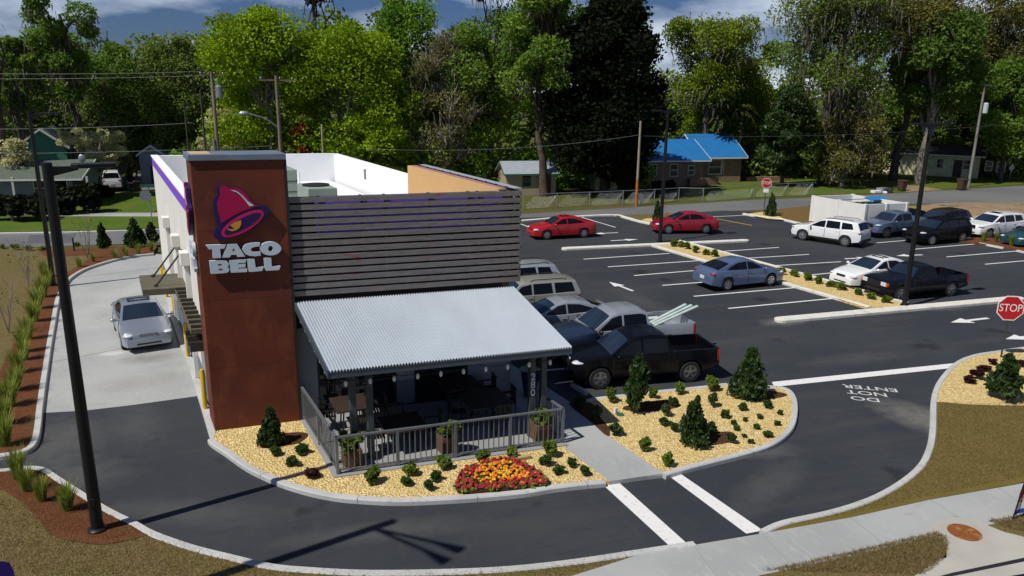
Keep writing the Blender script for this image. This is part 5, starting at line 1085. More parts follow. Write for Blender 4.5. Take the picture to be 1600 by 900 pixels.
def plant(kind, x, y, hpx, wpx, label, group, z=.115, cat='shrub'):
    p = G(x, y, z); s = ppm(p); turn[kind] = turn.get(kind, -1)+1; key = (kind, turn[kind] % (1 if kind == 'grass_clump' else 3)); src = PRO[key]
    if key in used: o = copy_tree(src)
    else: o = src; used.add(key)
    o.location = p-np.array([0, 0, .01]); o.rotation_euler = (0, 0, random.random()*6.28); o.scale = (wpx/s*random.uniform(.86, 1.16), wpx/s*random.uniform(.86, 1.16), hpx/s*random.uniform(.95, 1.1)); tag(o, label, cat, group); return o
g1 = 'conical evergreens'
for x, y, h_, w_, l in ((425, 693, 70, 44, 'dark conical evergreen in front of the rust red tower'), (995, 642, 98, 58, 'tall dark conical evergreen in front of the black pickup'), (1082, 695, 92, 52, 'conical evergreen in the middle of the gravel island'), (1169, 621, 90, 52, 'conical evergreen at the kerb by the white stop bar'),
                        (1567, 623, 78, 58, 'loose conical evergreen at the foot of the near stop sign'), (161, 386, 42, 24, 'leftmost of three evergreens across the drive lane near the street'), (212, 385, 44, 36, 'widest of three evergreens by the street left of the restaurant'), (238, 382, 38, 24, 'evergreen partly behind the restaurant wall near the street'), (1204, 337, 40, 20, 'small evergreen beside the far stop sign'), (1026, 346, 34, 18, 'small evergreen behind the thin lamp post at the far kerb')):
    plant('conical_shrub', x, y, h_, w_, l, g1)
g2 = 'light green shrubs'
for x, y, h_, w_, l in ((582, 753, 30, 32, 'light green shrub outside the left end of the front railing'), (641, 741, 26, 28, 'light shrub outside the railing, second from its left end'), (693, 732, 25, 28, 'light shrub between the railing and the left of the flower bed'), (754, 721, 24, 26, 'light shrub against the railing right behind the flower bed'), (802, 714, 24, 26, 'light shrub by the railing at the right of the flower bed'), (859, 713, 30, 28, 'light shrub below the right-hand wooden planter'),
                        (951.5, 627, 25, 24, 'light green shrub at the kerb left of the tallest evergreen'), (1059.5, 615, 24, 25, 'light green shrub at the kerb right of the tallest evergreen'), (1112, 609.5, 26, 24, 'light green shrub at the kerb behind the black pickup tail'), (1007, 704, 28, 22, 'light shrub right of the walk, upper of the two near its end'), (1043, 728, 32, 24, 'light shrub at the lower tip of the gravel island by the walk'), (1021, 622, 20, 18, 'light shrub tucked at the right foot of the tallest evergreen')):
    plant('light_shrub', x, y, h_, w_, l, g2)
g3 = 'round dark shrubs'
for x, y, h_, w_, l in ((431, 711, 17, 19, 'round shrub just below the evergreen by the tower'), (456, 728, 19, 22, 'round shrub nearest the kerb below the tower evergreen'), (473, 709, 19, 22, 'round shrub beside the left side of the railing'), (635, 758, 18, 22, 'round shrub left of the flower bed, left of a close trio'), (669, 765, 20, 22, 'round shrub left of the flower bed, nearest the kerb'), (682, 751, 18, 20, 'round shrub left of the flower bed, nearest the railing'), (852, 726, 20, 22, 'round shrub below the light shrub at the right planter'), (873, 740, 15, 20, 'low round shrub at the right tip of the flower bed'), (894, 729, 16, 20, 'round shrub left of the walk, uppermost there'), (913.5, 742, 20, 20, 'round shrub nearest the lower left end of the walk'),
                        (1052, 634, 18, 20, 'round shrub right of the mulch ring of the tallest evergreen'), (1133, 653, 14, 19, 'round shrub right of the middle evergreen, alone'), (1160, 641, 15, 16, 'round shrub below the evergreen by the stop bar'), (1199, 637, 14, 18, 'round shrub at the right end of the gravel island near the kerb')):
    plant('round_shrub', x, y, h_, w_, l, g3)
g4 = 'dark upright shrubs'
for x, y, h_, w_, l in ((930.5, 655, 28, 22, 'dark upright shrub in the brown mulch beside the walk'), (903.5, 637, 26, 24, 'dark shrub at the walk next to the wheel stop'), (962, 679, 24, 24, 'dark shrub at the lower end of the brown mulch'), (1040, 650, 22, 19, 'dark shrub left of the middle evergreen, upper of a pair'), (1038.5, 664, 17, 20, 'dark shrub left of the middle evergreen, lower of a pair'), (1052, 673, 18, 20, 'dark shrub touching the left foot of the middle evergreen'), (1113.5, 635, 25, 20, 'dark shrub between the middle evergreen and the kerb'), (1112, 677, 24, 20, 'dark shrub at the right foot of the middle evergreen'), (1142, 692, 22, 18, 'dark two-tiered shrub at the lower right of the middle evergreen')):
    plant('dark_shrub', x, y, h_, w_, l, g4)
for x, y, h_, w_ in ((1218.5, 648, 9, 11), (1187, 653.5, 8, 11), (1164.5, 658, 8, 10), (1146.5, 663, 8, 11), (1151, 672, 9, 12), (1182.5, 670, 9, 12), (1214, 664, 9, 13), (1199, 682, 12, 16), (1163, 683, 7, 9), (1173.5, 693, 8, 11)):
    plant('round_shrub', x, y, h_, w_, 'tiny round shrub in the scattered patch at the right end of the gravel island', 'tiny shrubs of the gravel island')
for x, y, h_, w_, l in ((489, 747, 18, 24, 'burgundy shrub near the kerb left of the railing corner'), (1513, 599, 16, 22, 'lowest burgundy shrub in the gravel bed at the stop sign'), (1525, 592, 17, 24, 'second burgundy shrub from below in the bed at the stop sign'), (1537, 579, 12, 20, 'burgundy shrub higher up in the bed left of the stop sign'), (1550, 570, 12, 16, 'uppermost burgundy shrub left of the stop sign post'), (1597, 573, 12, 22, 'burgundy shrub cut by the right edge of the photo')):
    plant('burgundy_shrub', x, y, h_, w_, l, 'burgundy shrubs')
for i, (x, y) in enumerate(((1053, 385), (1063, 386), (1073, 389), (1088, 395), (1104, 399), (1116, 401), (1220, 429), (1240, 432), (1261, 438), (1277, 443), (1299, 449), (1314, 453), (1342, 461), (1361, 467), (1385, 473))):
    plant('light_shrub', x, y, 13 if i < 6 else 14, 15 if i < 6 else 17, 'small green shrub in the hedge-like row on the gravel parking island', 'shrub row on the parking island', z=.10)
for x, y, h_ in ((76, 447, 26), (68, 464, 30), (60, 482, 32), (54, 502, 34), (44, 530, 34), (36, 550, 34), (39, 562, 30), (30, 582, 36), (24, 610, 38), (16, 634, 40), (10, 662, 42), (8, 696, 46), (72, 432, 22)):
    plant('grass_clump', x, y, h_*1.15, h_*1.15, 'ornamental grass clump in the long row beside the concrete drive lane', 'grass row beside the drive lane', cat='ornamental grass')
for x, y, h_, l in ((28, 747, 50, 'leftmost of four grass clumps at the bend of the lower kerb'), (42, 767, 48, 'second from left of four grass clumps at the lower kerb bend'), (67, 783, 48, 'third from left of four grass clumps at the lower kerb bend'), (106, 797, 52, 'grass clump nearest the big lamp post')):
    plant('grass_clump', x, y, h_, h_*.95, l, 'grass clumps at the lower kerb bend', cat='ornamental grass')
for x, y, h_, l in ((124, 417, 18, 'grass tuft behind the far end of the drive lane kerb'), (146, 409, 14, 'small grass tuft left of the curved far kerb'), (180, 404, 17, 'grass tuft above the curved far kerb, left'), (197, 401, 17, 'grass tuft above the curved far kerb, middle'), (216, 397, 17, 'grass tuft above the curved far kerb, right'), (236, 392, 16, 'grass tuft at the curved far kerb next to the restaurant wall'),
                  (1536, 376, 17, 'yellow grass tuft in front of the white SUV at the right'), (1556, 378, 15, 'yellow grass tuft between the white SUV and the teal sedan'), (1580, 384, 17, 'yellow grass tuft in front of the teal sedan')):
    plant('grass_clump', x, y, h_, h_*.95, l, 'grass tufts', cat='ornamental grass')
for x, y, h_, w_, l in ((122, 386, 10, 12, 'tiny shrub by the street left of the three evergreens'), (5, 388, 9, 12, 'low shrub by the street at the left edge'), (24, 390, 10, 14, 'second low shrub by the street from the left edge'), (46, 391, 10, 14, 'third low shrub by the street left of the lamp posts'), (66, 391, 9, 14, 'low shrub by the street close to the lamp posts')):
    plant('light_shrub', x, y, h_, w_, l, 'low shrubs along the street')
# saplings with thin bare stems
def sapling(x, y, hpx, label, seed):
    rg = np.random.default_rng(seed); p = G(x, y, .11); s = ppm(p); h_ = hpx/s; root = tag(empty('sapling', p), label, 'sapling'); tm = MB()
    for i in range(5):
        a = rg.random()*6.28; e = p+[math.cos(a)*h_*.22, math.sin(a)*h_*.22, h_*rg.uniform(.8, 1)]; P = limb(rg, p, e, .05, 4); tm.tube(P, [.022, .018, .014, .009, .004], 5)
        for j in range(5):
            q = P[rg.integers(1, 4)]; b_ = rg.random()*6.28; tm.tube([q, q+[math.cos(b_)*h_*.16, math.sin(b_)*h_*.16, h_*rg.uniform(.1, .35)]], [.008, .003], 4)
    tm.build('stem', M_twig, root)
    V, T = leafmesh(rg, [p+[0, 0, h_*.7]], [h_*.32], 60, .06); leafobj('foliage', V, T, LM['brown'], root, p)
sapling(14, 520, 85, 'bare multi-stemmed sapling at the left edge by the grass row', 1); sapling(44, 447, 75, 'bare sapling in the lawn left of the two lamp posts', 2); sapling(137, 404, 70, 'thin bare sapling right of the two lamp posts', 3)
# hedges and bushes of the left-hand house
def bush(name, x, y, wpx, hpx, leaf, label, n=2600, size=.24, seed=0, cat='bush', dk=.7):
    rg = np.random.default_rng(seed+77); p = G(x, y); s = ppm(p); W2, H2 = wpx/s, hpx/s; C_ = []; R_ = []
    for i in range(20):
        C_.append(p+[rg.uniform(-.5, .5)*W2*.8, rg.uniform(-.3, .5)*W2*dk*.6, H2*rg.uniform(.25, .78)]); R_.append(min(H2*.34, W2*.3)*rg.uniform(.7, 1.1))
    V, T = leafmesh(rg, C_, R_, n, size); V[:, 2] = np.maximum(V[:, 2], 0); root = tag(empty(name, p), label, cat); leafobj('foliage', V, T, LM[leaf], root, p)
    MB().tube([p, p+[0, 0, H2*.5]], [.12, .05], 6).build('stem', M_twig, root)
bush('hedge', 20, 346, 115, 42, 'dark', 'low black-green hedge at the left edge by the ranch house', 4200, .26, 1, 'hedge'); bush('bush', 118, 333, 70, 44, 'dark', 'dark bush in front of the ranch house right of the lamp posts', 3200, .26, 2); bush('bush', 92, 336, 50, 36, 'dark', 'dark bush behind the two lamp posts', 2400, .26, 3)
bush('bush', 134, 306, 44, 32, 'dark', 'dark bush left of the white van', 2400, .24, 4); bush('bush', 158, 309, 30, 22, 'dark', 'lower dark bush partly hiding the white van', 1700, .24, 5); bush('bush', 1038, 302, 40, 20, 'dark', 'low dark bush by the brick wall under the blue roof', 1200, .24, 6)
# ---- flower bed
M_fb = mixmat('flower_soil', [('base', 0, 0, 0, (.055, .026, .016), None), ('noise', 14, .5, .7, (.02, .012, .008), None)], bump=.8)
fo = spline(px([(717, 771), (716, 752), (724, 738), (742, 729), (775, 721), (800, 721), (826, 731), (850, 747), (857, 758), (840, 762), (800, 766), (760, 769.5)], .12), 4, True)
fbd = tag(empty('flower_bed', G(785, 750, .11)), 'fan-shaped flower bed of red begonias round orange marigolds', 'flower bed'); MB().prism(fo, .10, .16).build('soil', M_fb, fbd)
MB().tube([np.array([p[0], p[1], .18]) for p in fo[:34]], .035, 6).build('edging', mat('edging_wood', (.035, .02, .014), .8), fbd)
def inside(q, poly):
    c = False; n = len(poly)
    for i in range(n):
        a, b = poly[i], poly[(i+1) % n]
        if (a[1] > q[1]) != (b[1] > q[1]) and q[0] < (b[0]-a[0])*(q[1]-a[1])/(b[1]-a[1]+1e-12)+a[0]: c = not c
    return c
rg = np.random.default_rng(21); xs_ = [p[0] for p in fo]; ys_ = [p[1] for p in fo]; cen = np.array([sum(xs_)/len(xs_), sum(ys_)/len(ys_)]); inner = [cen+(np.array(p[:2])-cen)*.62+np.array([0, .10]) for p in fo]
fR, fO, fY, fG_ = [], [], [], []
while len(fR)+len(fO)+len(fY) < 520:
    q = np.array([rg.uniform(min(xs_), max(xs_)), rg.uniform(min(ys_), max(ys_))])
    if not inside(q, fo): continue
    fG_.append(q)
    if rg.random() < .06: q2 = q; fG_.append(q2); continue
    if inside(q, inner) != (rg.random() < .05): (fO if rg.random() < .6 else fY).append(q)
    else: fR.append(q)
def petals(name, pts, r, col, z):
    mb = MB()
    for q in pts: mb.ball((q[0], q[1], z+rg.uniform(0, .06)), (r*rg.uniform(.7, 1.2), r*rg.uniform(.7, 1.2), r*.6), 6, 4)
    o = mb.build(name, mat(name+'_petal', col, .6, var=.25, scale=9), fbd); tag(o, kind='stuff')
petals('red_begonia', fR, .048, (.33, .010, .024), .20); petals('orange_marigold', fO, .050, (.66, .15, .012), .23); petals('yellow_marigold', fY, .046, (.70, .36, .015), .24)
V, T = leafmesh(rg, [np.array([*q, .2]) for q in fG_], [.07]*len(fG_), 1500, .07); o = leafobj('flower_leaves', V, T, LM['mid'], fbd, G(785, 750, .11)); tag(o, kind='stuff')
tag(MB().box(G(815, 716, .16), (.55, .12, .10), .1).build('timber_offcut', mat('raw_timber', (.42, .30, .14), .8)), 'short raw timber offcut lying above the flower bed', 'timber')
# ---- planters
M_pw = mixmat('planter_wood', [('base', 0, 0, 0, (.14, .075, .035), None), ('noise', 6, .45, .7, (.08, .042, .022), (6, 6, 1)), ('noise', 2, .55, .75, (.28, .16, .075), None)], rough=.75, bump=.2)
def planter(u, v, label):
    q = B(u, v, .14); t = tag(empty('planter', q), label, 'planter', 'wooden planters'); mb = MB()
    mb.bbox(u-.23, u+.23, v-.22, v+.22, .14, .66); mb.build('planter_box', M_pw, t, bevel=.015); MB().bbox(u-.2, u+.2, v-.19, v+.19, .661, .67).build('soil', M_fb, t)
    rg = np.random.default_rng(int(u*10)); V, T = leafmesh(rg, [q+[rg.uniform(-.2, .2), rg.uniform(-.15, .15), .55+rg.uniform(0, .3)] for _ in range(8)], [.17]*8, 420, .11, upbias=.4); leafobj('plant', V, T, LM['lime'], t, q)
planter(2.98, -3.45, 'wooden planter in the left front corner of the patio'); planter(5.62, -3.45, 'wooden planter in the middle of the front railing'); planter(8.4, -3.45, 'wooden planter in the right front corner of the patio')
q = B(9.75, -.2, .12); t = tag(empty('planter', q), 'tall navy blue pot with a bushy plant by the pale pier', 'planter'); MB().lathe([(.20, 0), (.33, .9), (.35, .95), (.30, .95)], q, 20).build('pot', mat('navy_glaze', (.01, .015, .07), .2, coat=.5), t, smooth=40)
V, T = leafmesh(rg, [q+[rg.uniform(-.25, .25), rg.uniform(-.25, .25), 1.1+rg.uniform(0, .4)] for _ in range(10)], [.22]*10, 500, .13, upbias=.3); leafobj('plant', V, T, LM['shrub'], t, q)
# ================================================================ STREET FURNITURE
M_pole = mat('black_pole', (.014, .014, .016), .42, metal=.2, spec=.35)
M_gal = mat('galvanised_steel', (.34, .36, .38), .45, metal=.6, var=.08, scale=4)
M_uw = mat('utility_wood', (.20, .155, .105), .9, var=.25, scale=2, stretch=(1, 1, .2)); M_redpole = mat('orange_stain', (.42, .13, .03), .9, var=.2, scale=3)
M_signred = mat('stop_red', (.45, .008, .02), .4); M_signw = mat('sign_white', (.78, .78, .78), .45)
def height_at(p, ty):
    lo, hi = .3, 60.
    for _ in range(40):
        h_ = (lo+hi)/2; c = RM @ (np.array(p)+[0, 0, h_]-[0, 0, CAM_H]); y = 450+FPX*c[1]/c[2]
        if y > ty: lo = h_
        else: hi = h_
    return lo
def lamp_post(x, y, ty, label, r, heads, z=.11):
    p = G(x, y, z); h_ = height_at(p, ty); t = tag(empty('lamp_post', p), label, 'lamp post', 'parking lot lamp posts')
    MB().lathe([(r*1.0, 0), (r*.72, h_-.06), (r*.72, h_), (.02, h_)], p, 16).build('pole', M_pole, t, smooth=40)
    MB().lathe([(r*1.55, -.02), (r*1.55, .05), (r*1.35, .07), (r*1.05, .09)], p, 16).build('base_plate', M_pole, t, smooth=30)
    MB().box(p+[0, -r*.99, .75], (.10, .03, .22)).build('hand_hole', M_pole, t, bevel=.008)
    for a, ln in heads:
        a = math.radians(a); d = np.array([math.cos(a), math.sin(a), 0]); q = np.array([-d[1], d[0], 0]); c = p+[0, 0, h_-.12]
        ar = MB().hexa([c+d*.05-q*.06+[0, 0, -.16], c+d*.55-q*.05+[0, 0, -.04], c+d*.55+q*.05+[0, 0, -.04], c+d*.05+q*.06+[0, 0, -.16], c+d*.05-q*.06+[0, 0, .04], c+d*.55-q*.05+[0, 0, .03], c+d*.55+q*.05+[0, 0, .03], c+d*.05+q*.06+[0, 0, .04]]).build('arm', M_pole, t)
        hd = MB().extrude([c+d*.42-q*.15, c+d*.55-q*.22, c+d*ln-q*.17, c+d*ln+q*.17, c+d*.55+q*.22, c+d*.42+q*.15], (0, 0, .085)).build('lamp_head', M_pole, t, bevel=.012)
        MB().extrude([c+d*.60-q*.17+[0, 0, -.004], c+d*(ln-.08)-q*.14+[0, 0, -.004], c+d*(ln-.08)+q*.14+[0, 0, -.004], c+d*.60+q*.17+[0, 0, -.004]], (0, 0, .003)).build('lens', mat('lamp_lens', (.5, .5, .48), .3), hd)
    return t
lamp_post(153, 828, 254, 'thick black lamp post in the left foreground on the pine straw', .135, ((8, 1.25),))
lamp_post(84, 446, 175, 'thinner black lamp post behind the big one on the left', .12, ((5, 1.3),))
lamp_post(1413, 477, 191, 'black double-headed lamp post by the old dark pickup', .125, ((0, 1.15), (180, 1.15)))
lamp_post(1031, 376, 171, 'slim black double-headed lamp post by the deep red sedan', .13, ((0, 1.2), (180, 1.2)))
_tip = G(613, 815); _Lh = 13.2; _b = _tip[:2]-np.array([math.cos(SUN_AZ), math.sin(SUN_AZ)])*_Lh/math.tan(SUN_EL); _q = RM @ np.array([_b[0], _b[1], .11-CAM_H])
t = tag(empty('street_lamp', (*_b, .1)), 'tall street lamp beyond the lower left corner whose shadow crosses the loop drive', 'street lamp')
MB().tube([(*_b, 0), (*_b, _Lh*.5), (*_b, _Lh)], [.17, .15, .12], 12).build('pole', M_pole, t)
for _a in (-44, -58):
    _d = np.array([math.cos(math.radians(_a)), math.sin(math.radians(_a)), 0]); _c = np.array([*_b, _Lh-.7]); MB().tube([_c, _c+_d*1.5+[0, 0, .25], _c+_d*2.2+[0, 0, .25]], [.05, .05, .14], 8).build('arm', M_pole, t)
def stop_sign(x, y, cx_, cy_, d_px, label, facing, plate_below=False, z=.115):
    p = G(x, y, z); s = ppm(p+[0, 0, 2]); hc = height_at(p, cy_); Rr = d_px/s/2; t = tag(empty('stop_sign', p), label, 'stop sign', 'stop signs')
    a = math.radians(facing); n_ = np.array([math.cos(a), math.sin(a), 0]); q = np.array([-n_[1], n_[0], 0]); up = np.array([0, 0, 1.])
    c = p+n_*.04; cc = RM @ (c+[0, 0, hc]-[0, 0, CAM_H]); dxw = (cx_-(800+FPX*cc[0]/cc[2]))/s*.0
    c = c+[0, 0, hc]; R8 = Rr/math.cos(math.pi/8)
    oct_ = lambda r_, off: [c+n_*off+q*r_*math.cos(math.pi/8+k*math.pi/4)+up*r_*math.sin(math.pi/8+k*math.pi/4) for k in range(8)]
    MB().tube([p, p+[0, 0, hc+Rr*.8]], .035, 8).build('post', mat('sign_post_green', (.035, .05, .04), .6), t)
    f = MB().extrude(oct_(R8, 0), n_*.012).build('sign_border', M_signw, t); MB().extrude(oct_(R8*.92, .0125), n_*.004).build('sign_face', M_signred, f)
    M = Matrix((Vector(q), Vector(up), Vector(n_))).transposed(); text('STOP', Rr*.88, c+n_*.0185, M, M_signw, f, 'sign_lettering', .001, sx=.82)
    if plate_below: MB().hexa([c-up*(Rr*1.95)+q*w_+up*h_+n_*o_ for o_ in (0, .01) for w_, h_ in ((-Rr*.55, 0), (Rr*.55, 0), (Rr*.55, Rr*.8), (-Rr*.55, Rr*.8))]).build('sign_plate', M_signw, t)
stop_sign(1564, 558, 1580, 481, 39.5, 'near stop sign on a dark post at the right edge', 245); stop_sign(1193, 336, 1194, 286, 15, 'far stop sign with a white plate at the road entrance', 243, True)
# ---- utility poles, wires
def upole(x, y, ty, r, label, mats=M_uw, arms=(), base_z=0., extras=None, lean=(0, 0)):
    p = G(x, y, base_z); h_ = height_at(p, ty); t = tag(empty('utility_pole', p), label, 'utility pole', 'utility poles'); top = p+[lean[0], lean[1], h_]
    MB().tube([p-[0, 0, .1], p+(top-p)*.5, top], [r, r*.9, r*.75], 10).build('pole', mats, t, smooth=50)
    for z, ln in arms: MB().box(top-[0, 0, z], (ln, .10, .12)).build('crossarm', M_uw, t); 
    for z, ln in arms:
        for sx in (-.45, 0.1, .45): MB().ball(top+[sx*ln, 0, .14-z], (.06, .06, .09), 8, 5).build('insulator', M_gal, t)
    return t, p, top
t, p1, U1 = upole(349, 335, 112, .17, 'wooden utility pole with a grey transformer behind the sign tower', arms=((.25, 1.8),)); MB().lathe([(.24, -.45), (.26, -.4), (.26, .4), (.12, .5)], U1+[.42, 0, -1.5], 14).build('transformer', M_gal, t); MB().tube([p1+[-.25, -.1, 0], p1+[-.25, -.1, 6]], .09, 8).build('conduit', M_gal, t)
t, p2, U2 = upole(445, 335, 118, .17, 'wooden utility pole with a street light arm behind the sign tower', arms=((.35, 2.6),)); q = U2-[0, 0, 4.0]; MB().tube([q, q+[-1.0, 0, .75], q+[-2.3, 0, 1.15]], .05, 8).build('light_arm', M_gal, t); MB().ball(q+[-2.55, 0, 1.1], (.4, .2, .22), 12, 8).build('street_lamp', M_gal, t)
t, p3, U3 = upole(994, 321, 189, .125, 'bare pale utility pole with an orange-stained foot', mat('pale_pole', (.30, .26, .19), .9, var=.12, scale=2)); MB().tube([p3, p3+[0, 0, 2.35]], .129, 10).build('stained_foot', M_redpole, t)
t, p4, U4 = upole(1513, 292, 131, .155, 'grey leaning utility pole with a transformer at the right', mat('grey_pole', (.21, .20, .17), .9, var=.15, scale=2), arms=()); MB().lathe([(.26, -.55), (.28, -.5), (.28, .5), (.12, .6)], U4+[.5, -.1, -2.6], 14).build('transformer', mat('pale_transformer', (.50, .54, .55), .4), t); MB().box(U4+[.55, 0, -.15], (1.3, .08, .1), .1).build('crossarm', M_gal, t)
t, p5, U5 = upole(304, 335, 158, .08, 'thin dark pole between the left wires and the sign tower', M_bark); t, p6, U6 = upole(330, 335, 140, .10, 'dark leaning pole left of the transformer pole', M_bark); t, p7, U7 = upole(509, 320, 194, .12, 'short pale pole behind the white parapet', mat('pale_pole', (.30, .26, .19)))
M_wire = mat('wire', (.10, .10, .10), .6); M_wirel = mat('pale_wire', (.22, .23, .22), .6)
def wire(a, b, sag, label, r=.014, m_=M_wire):
    a, b = np.array(a), np.array(b); tag(MB().tube([a+(b-a)*t-np.array([0, 0, 4*sag*t*(1-t)]) for t in np.linspace(0, 1, 15)], r, 5).build('overhead_wire', m_), label, 'wire', 'overhead wires')
def at_depth(x, y, ref):
    d = ray(x, y); k = ref[1]/d[1]; return d*k+np.array([0, 0, CAM_H])
wire(at_depth(-150, 113, U1), U1+[-.8, 0, 0], .15, 'upper of the two high wires running left from the transformer pole', m_=M_wirel); wire(at_depth(-150, 122, U1), U1+[.1, 0, -.25], .15, 'lower of the two high wires running left from the transformer pole', m_=M_wirel)
wire(at_depth(-150, 201, U5), at_depth(302, 192, U5), .2, 'wire at mid height running left from the thin dark pole', m_=M_wirel); wire(at_depth(-150, 240, U5), at_depth(420, 228, U5), .2, 'lowest wire crossing in front of the green gabled house', m_=M_wirel)
wire(U3-[0, 0, 1.2], at_depth(560, 232, U3), .6, 'wire running left from the orange-footed pole past the dark magnolia', m_=M_wirel); wire(U3-[0, 0, 1.3], at_depth(1560, 195, p4*[1, 1, 0]+[0, 0, 4]), .5, 'wire running right from the orange-footed pole over the blue roof'); wire(U4-[0, 0, 4.2], at_depth(1760, 205, U4), .4, 'short wire leaving the right transformer pole to the right')
# antenna mast and its crossbars
p = G(1204, 281); h_ = height_at(p, 36); t = tag(empty('antenna_mast', p), 'thin antenna mast against the sky right of the blue roof', 'antenna'); tm = MB().tube([p, p+[0, 0, h_]], [.09, .03], 6); tm.build('mast', M_gal, t)
for z, ln in ((h_-1.0, 1.4), (h_-3.4, 2.4)): MB().tube([p+[-ln/2, 0, z], p+[ln/2, 0, z]], .03, 5).build('crossbar', M_gal, t)
# small signs
p = G(1577, 282); t = tag(empty('road_sign', p), 'grey back of a diamond road sign at the right edge', 'road sign'); MB().tube([p, p+[0, 0, 1.9]], .035, 6).build('post', M_gal, t); c = p+[0, -.05, 1.55]; MB().extrude([c+[0, 0, -.5], c+[.5, 0, 0], c+[0, 0, .5], c+[-.5, 0, 0]], (0, .015, 0)).build('sign_face', M_gal, t)
p = G(238, 350); t = tag(empty('street_sign', p), 'street name sign with green plates above the back of a stop sign', 'street sign'); h_ = height_at(p, 290); MB().tube([p, p+[0, 0, h_]], .04, 6).build('post', M_gal, t); c = p+[0, -.05, h_]; MB().box(c+[-.05, 0, .0], (1.0, .03, .22)).build('name_plate', mat('sign_green', (.01, .12, .07), .5), t); c = c-[.25, 0, .75]; MB().extrude([c+np.array([.42*math.cos(a), 0, .42*math.sin(a)]) for a in np.arange(math.pi/8, 6.28, math.pi/4)], (0, .015, 0)).build('sign_back', M_gal, t)
# feather flags
def fruit_mat():
    return mixmat('fruit_print', [('base', 0, 0, 0, (.45, .02, .02), None), ('cell', 9, .45, .55, (.62, .06, .03), None), ('cell', 9, .74, .78, (.80, .42, .10), None), ('noise', 5, .60, .68, (.72, .64, .5), None)], rough=.7, bump=0)
p = G(1582, 813, .12); t = tag(empty('feather_flag', p), 'feather flag printed with red and yellow fruit, cut by the right edge', 'flag'); top = p+[.62, 0, 3.2]
MB().tube([p, p+[.12, 0, .8], p+[.33, 0, 2.0], top], [.02, .018, .014, .01], 6).build('pole', M_pole, t)
def flag_panel(name, z0, z1, m_, w0=.75): 
    f = lambda z: np.array([.02+(.14+.175*(z-.8) if z > .8 else .15*z), 0, z]); vs = []
    for i in range(7):
        z = z0+(z1-z0)*i/6
        for j in range(5): vs.append(p+f(z)+np.array([w0*j/4, .04*math.sin(j*1.6+z*2), .12*math.sin(j/4)]))
    MB().add(vs, [(i*5+j, i*5+j+1, (i+1)*5+j+1, (i+1)*5+j) for i in range(6) for j in range(4)]).build(name, m_, t, smooth=60)
flag_panel('flag_print', .40, 1.05, fruit_mat()); flag_panel('flag_head', 1.06, 2.4, mat('flag_dark', (.01, .015, .05), .6)); flag_panel('flag_foot', .24, .39, M_signw, .62); flag_panel('flag_hem', .10, .23, mat('flag_blue', (.04, .09, .30), .6), .62)
p = G(14, 1010, .11); t = tag(empty('feather_flag', p), 'tip of a purple feather flag in the bottom left corner', 'flag'); h_ = height_at(p, 882)*1.02; M_fp = mat('flag_purple', (.06, .015, .30), .5)
c = p+[.0, 0, h_]; tp = [p+[0, 0, .3], p+[0, 0, h_*.9], p+[.03, 0, h_*.985], p+[.13, 0, h_], p+[.23, 0, h_*.97], p+[.27, 0, h_*.88], p+[.30, 0, .5]]; MB().extrude(tp, (0, .012, 0)).build('flag_panel', M_fp, t); MB().tube([p, p+[-.012, 0, h_*.93]], .014, 6).build('pole', M_pole, t)
# manhole, drain markers
p = G(1507, 832, .117); t = tag(MB().lathe([(.36, 0), (.36, .012), (.33, .014), (.02, .014)], p, 36).build('manhole_cover', mixmat('rusty_iron', [('base', 0, 0, 0, (.33, .125, .035), None), ('dist', 26, .25, .4, (.20, .07, .02), None), ('noise', 5, .5, .7, (.40, .17, .06), None)], rough=.8, bump=.5)), 'rusty orange manhole cover in the pavement at the bottom right', 'manhole cover')
p = G(116, 392, .1); tag(MB().lathe([(.05, 0), (.05, .8), (.03, .83)], p, 10).build('marker_post', M_dark), 'short dark marker post by the street left of the evergreens', 'post')
p = G(1002, 320); tag(MB().lathe([(.12, 0), (.12, 1.0), (.04, 1.05)], p, 12).build('marker_post', M_signw), 'short white marker beside the orange-footed pole', 'post')
q = G(963, 640, .12); t = tag(empty('valve_box', q), 'small green valve lid in the gravel near the walk', 'valve box'); MB().lathe([(.13, -.02), (.13, .02), (.02, .022)], G(969, 648, .115), 16).build('lid', mat('valve_green', (.02, .12, .06), .6), t)
tag(MB().box(G(962, 641, .2), (.10, .06, .16), .4).build('utility_stake', M_signw), 'small white stake standing in the gravel near the walk', 'stake')
# blue thing behind the silver sedan, dumpster enclosure
M_enc = mat('enclosure_panel', (.74, .73, .68), .75, var=.03, scale=1.5)
e0, e1, e2 = G(1267, 347), G(1350, 386), G(1424, 374)
ux = (e1-e0)[:2]; ux /= np.linalg.norm(ux)
enc = tag(empty('dumpster_enclosure', e0), 'white panelled dumpster enclosure behind the white SUV', 'enclosure')
A_ = np.array(G(1267, 347)[:2]); Bc = np.array(G(1347, 363.5)[:2]); Cc = np.array(G(1411, 360)[:2]); Dc = A_+(Cc-Bc)
hh = 2.1
def wallseg(a, b, h_, th=.14):
    d = (b-a)/np.linalg.norm(b-a); n_ = np.array([-d[1], d[0]])*th/2; return MB().hexa([(*q, z) for z in (0, h_) for q in (a-n_, b-n_, b+n_, a+n_)])
for a, b in ((A_, Bc), (Bc, Cc), (Cc, Dc), (Dc, A_)): wallseg(a+(b-a)*.02, a+(b-a)*.98, hh).build('panel_wall', M_enc, enc)
for q in (A_, Bc, Cc, Dc, (A_+Bc)/2, (Bc+Cc)/2): MB().box((*q, hh/2+.02), (.24, .24, hh+.05), math.atan2(*(Bc-A_)[::-1])).build('post', M_enc, enc, bevel=.02)
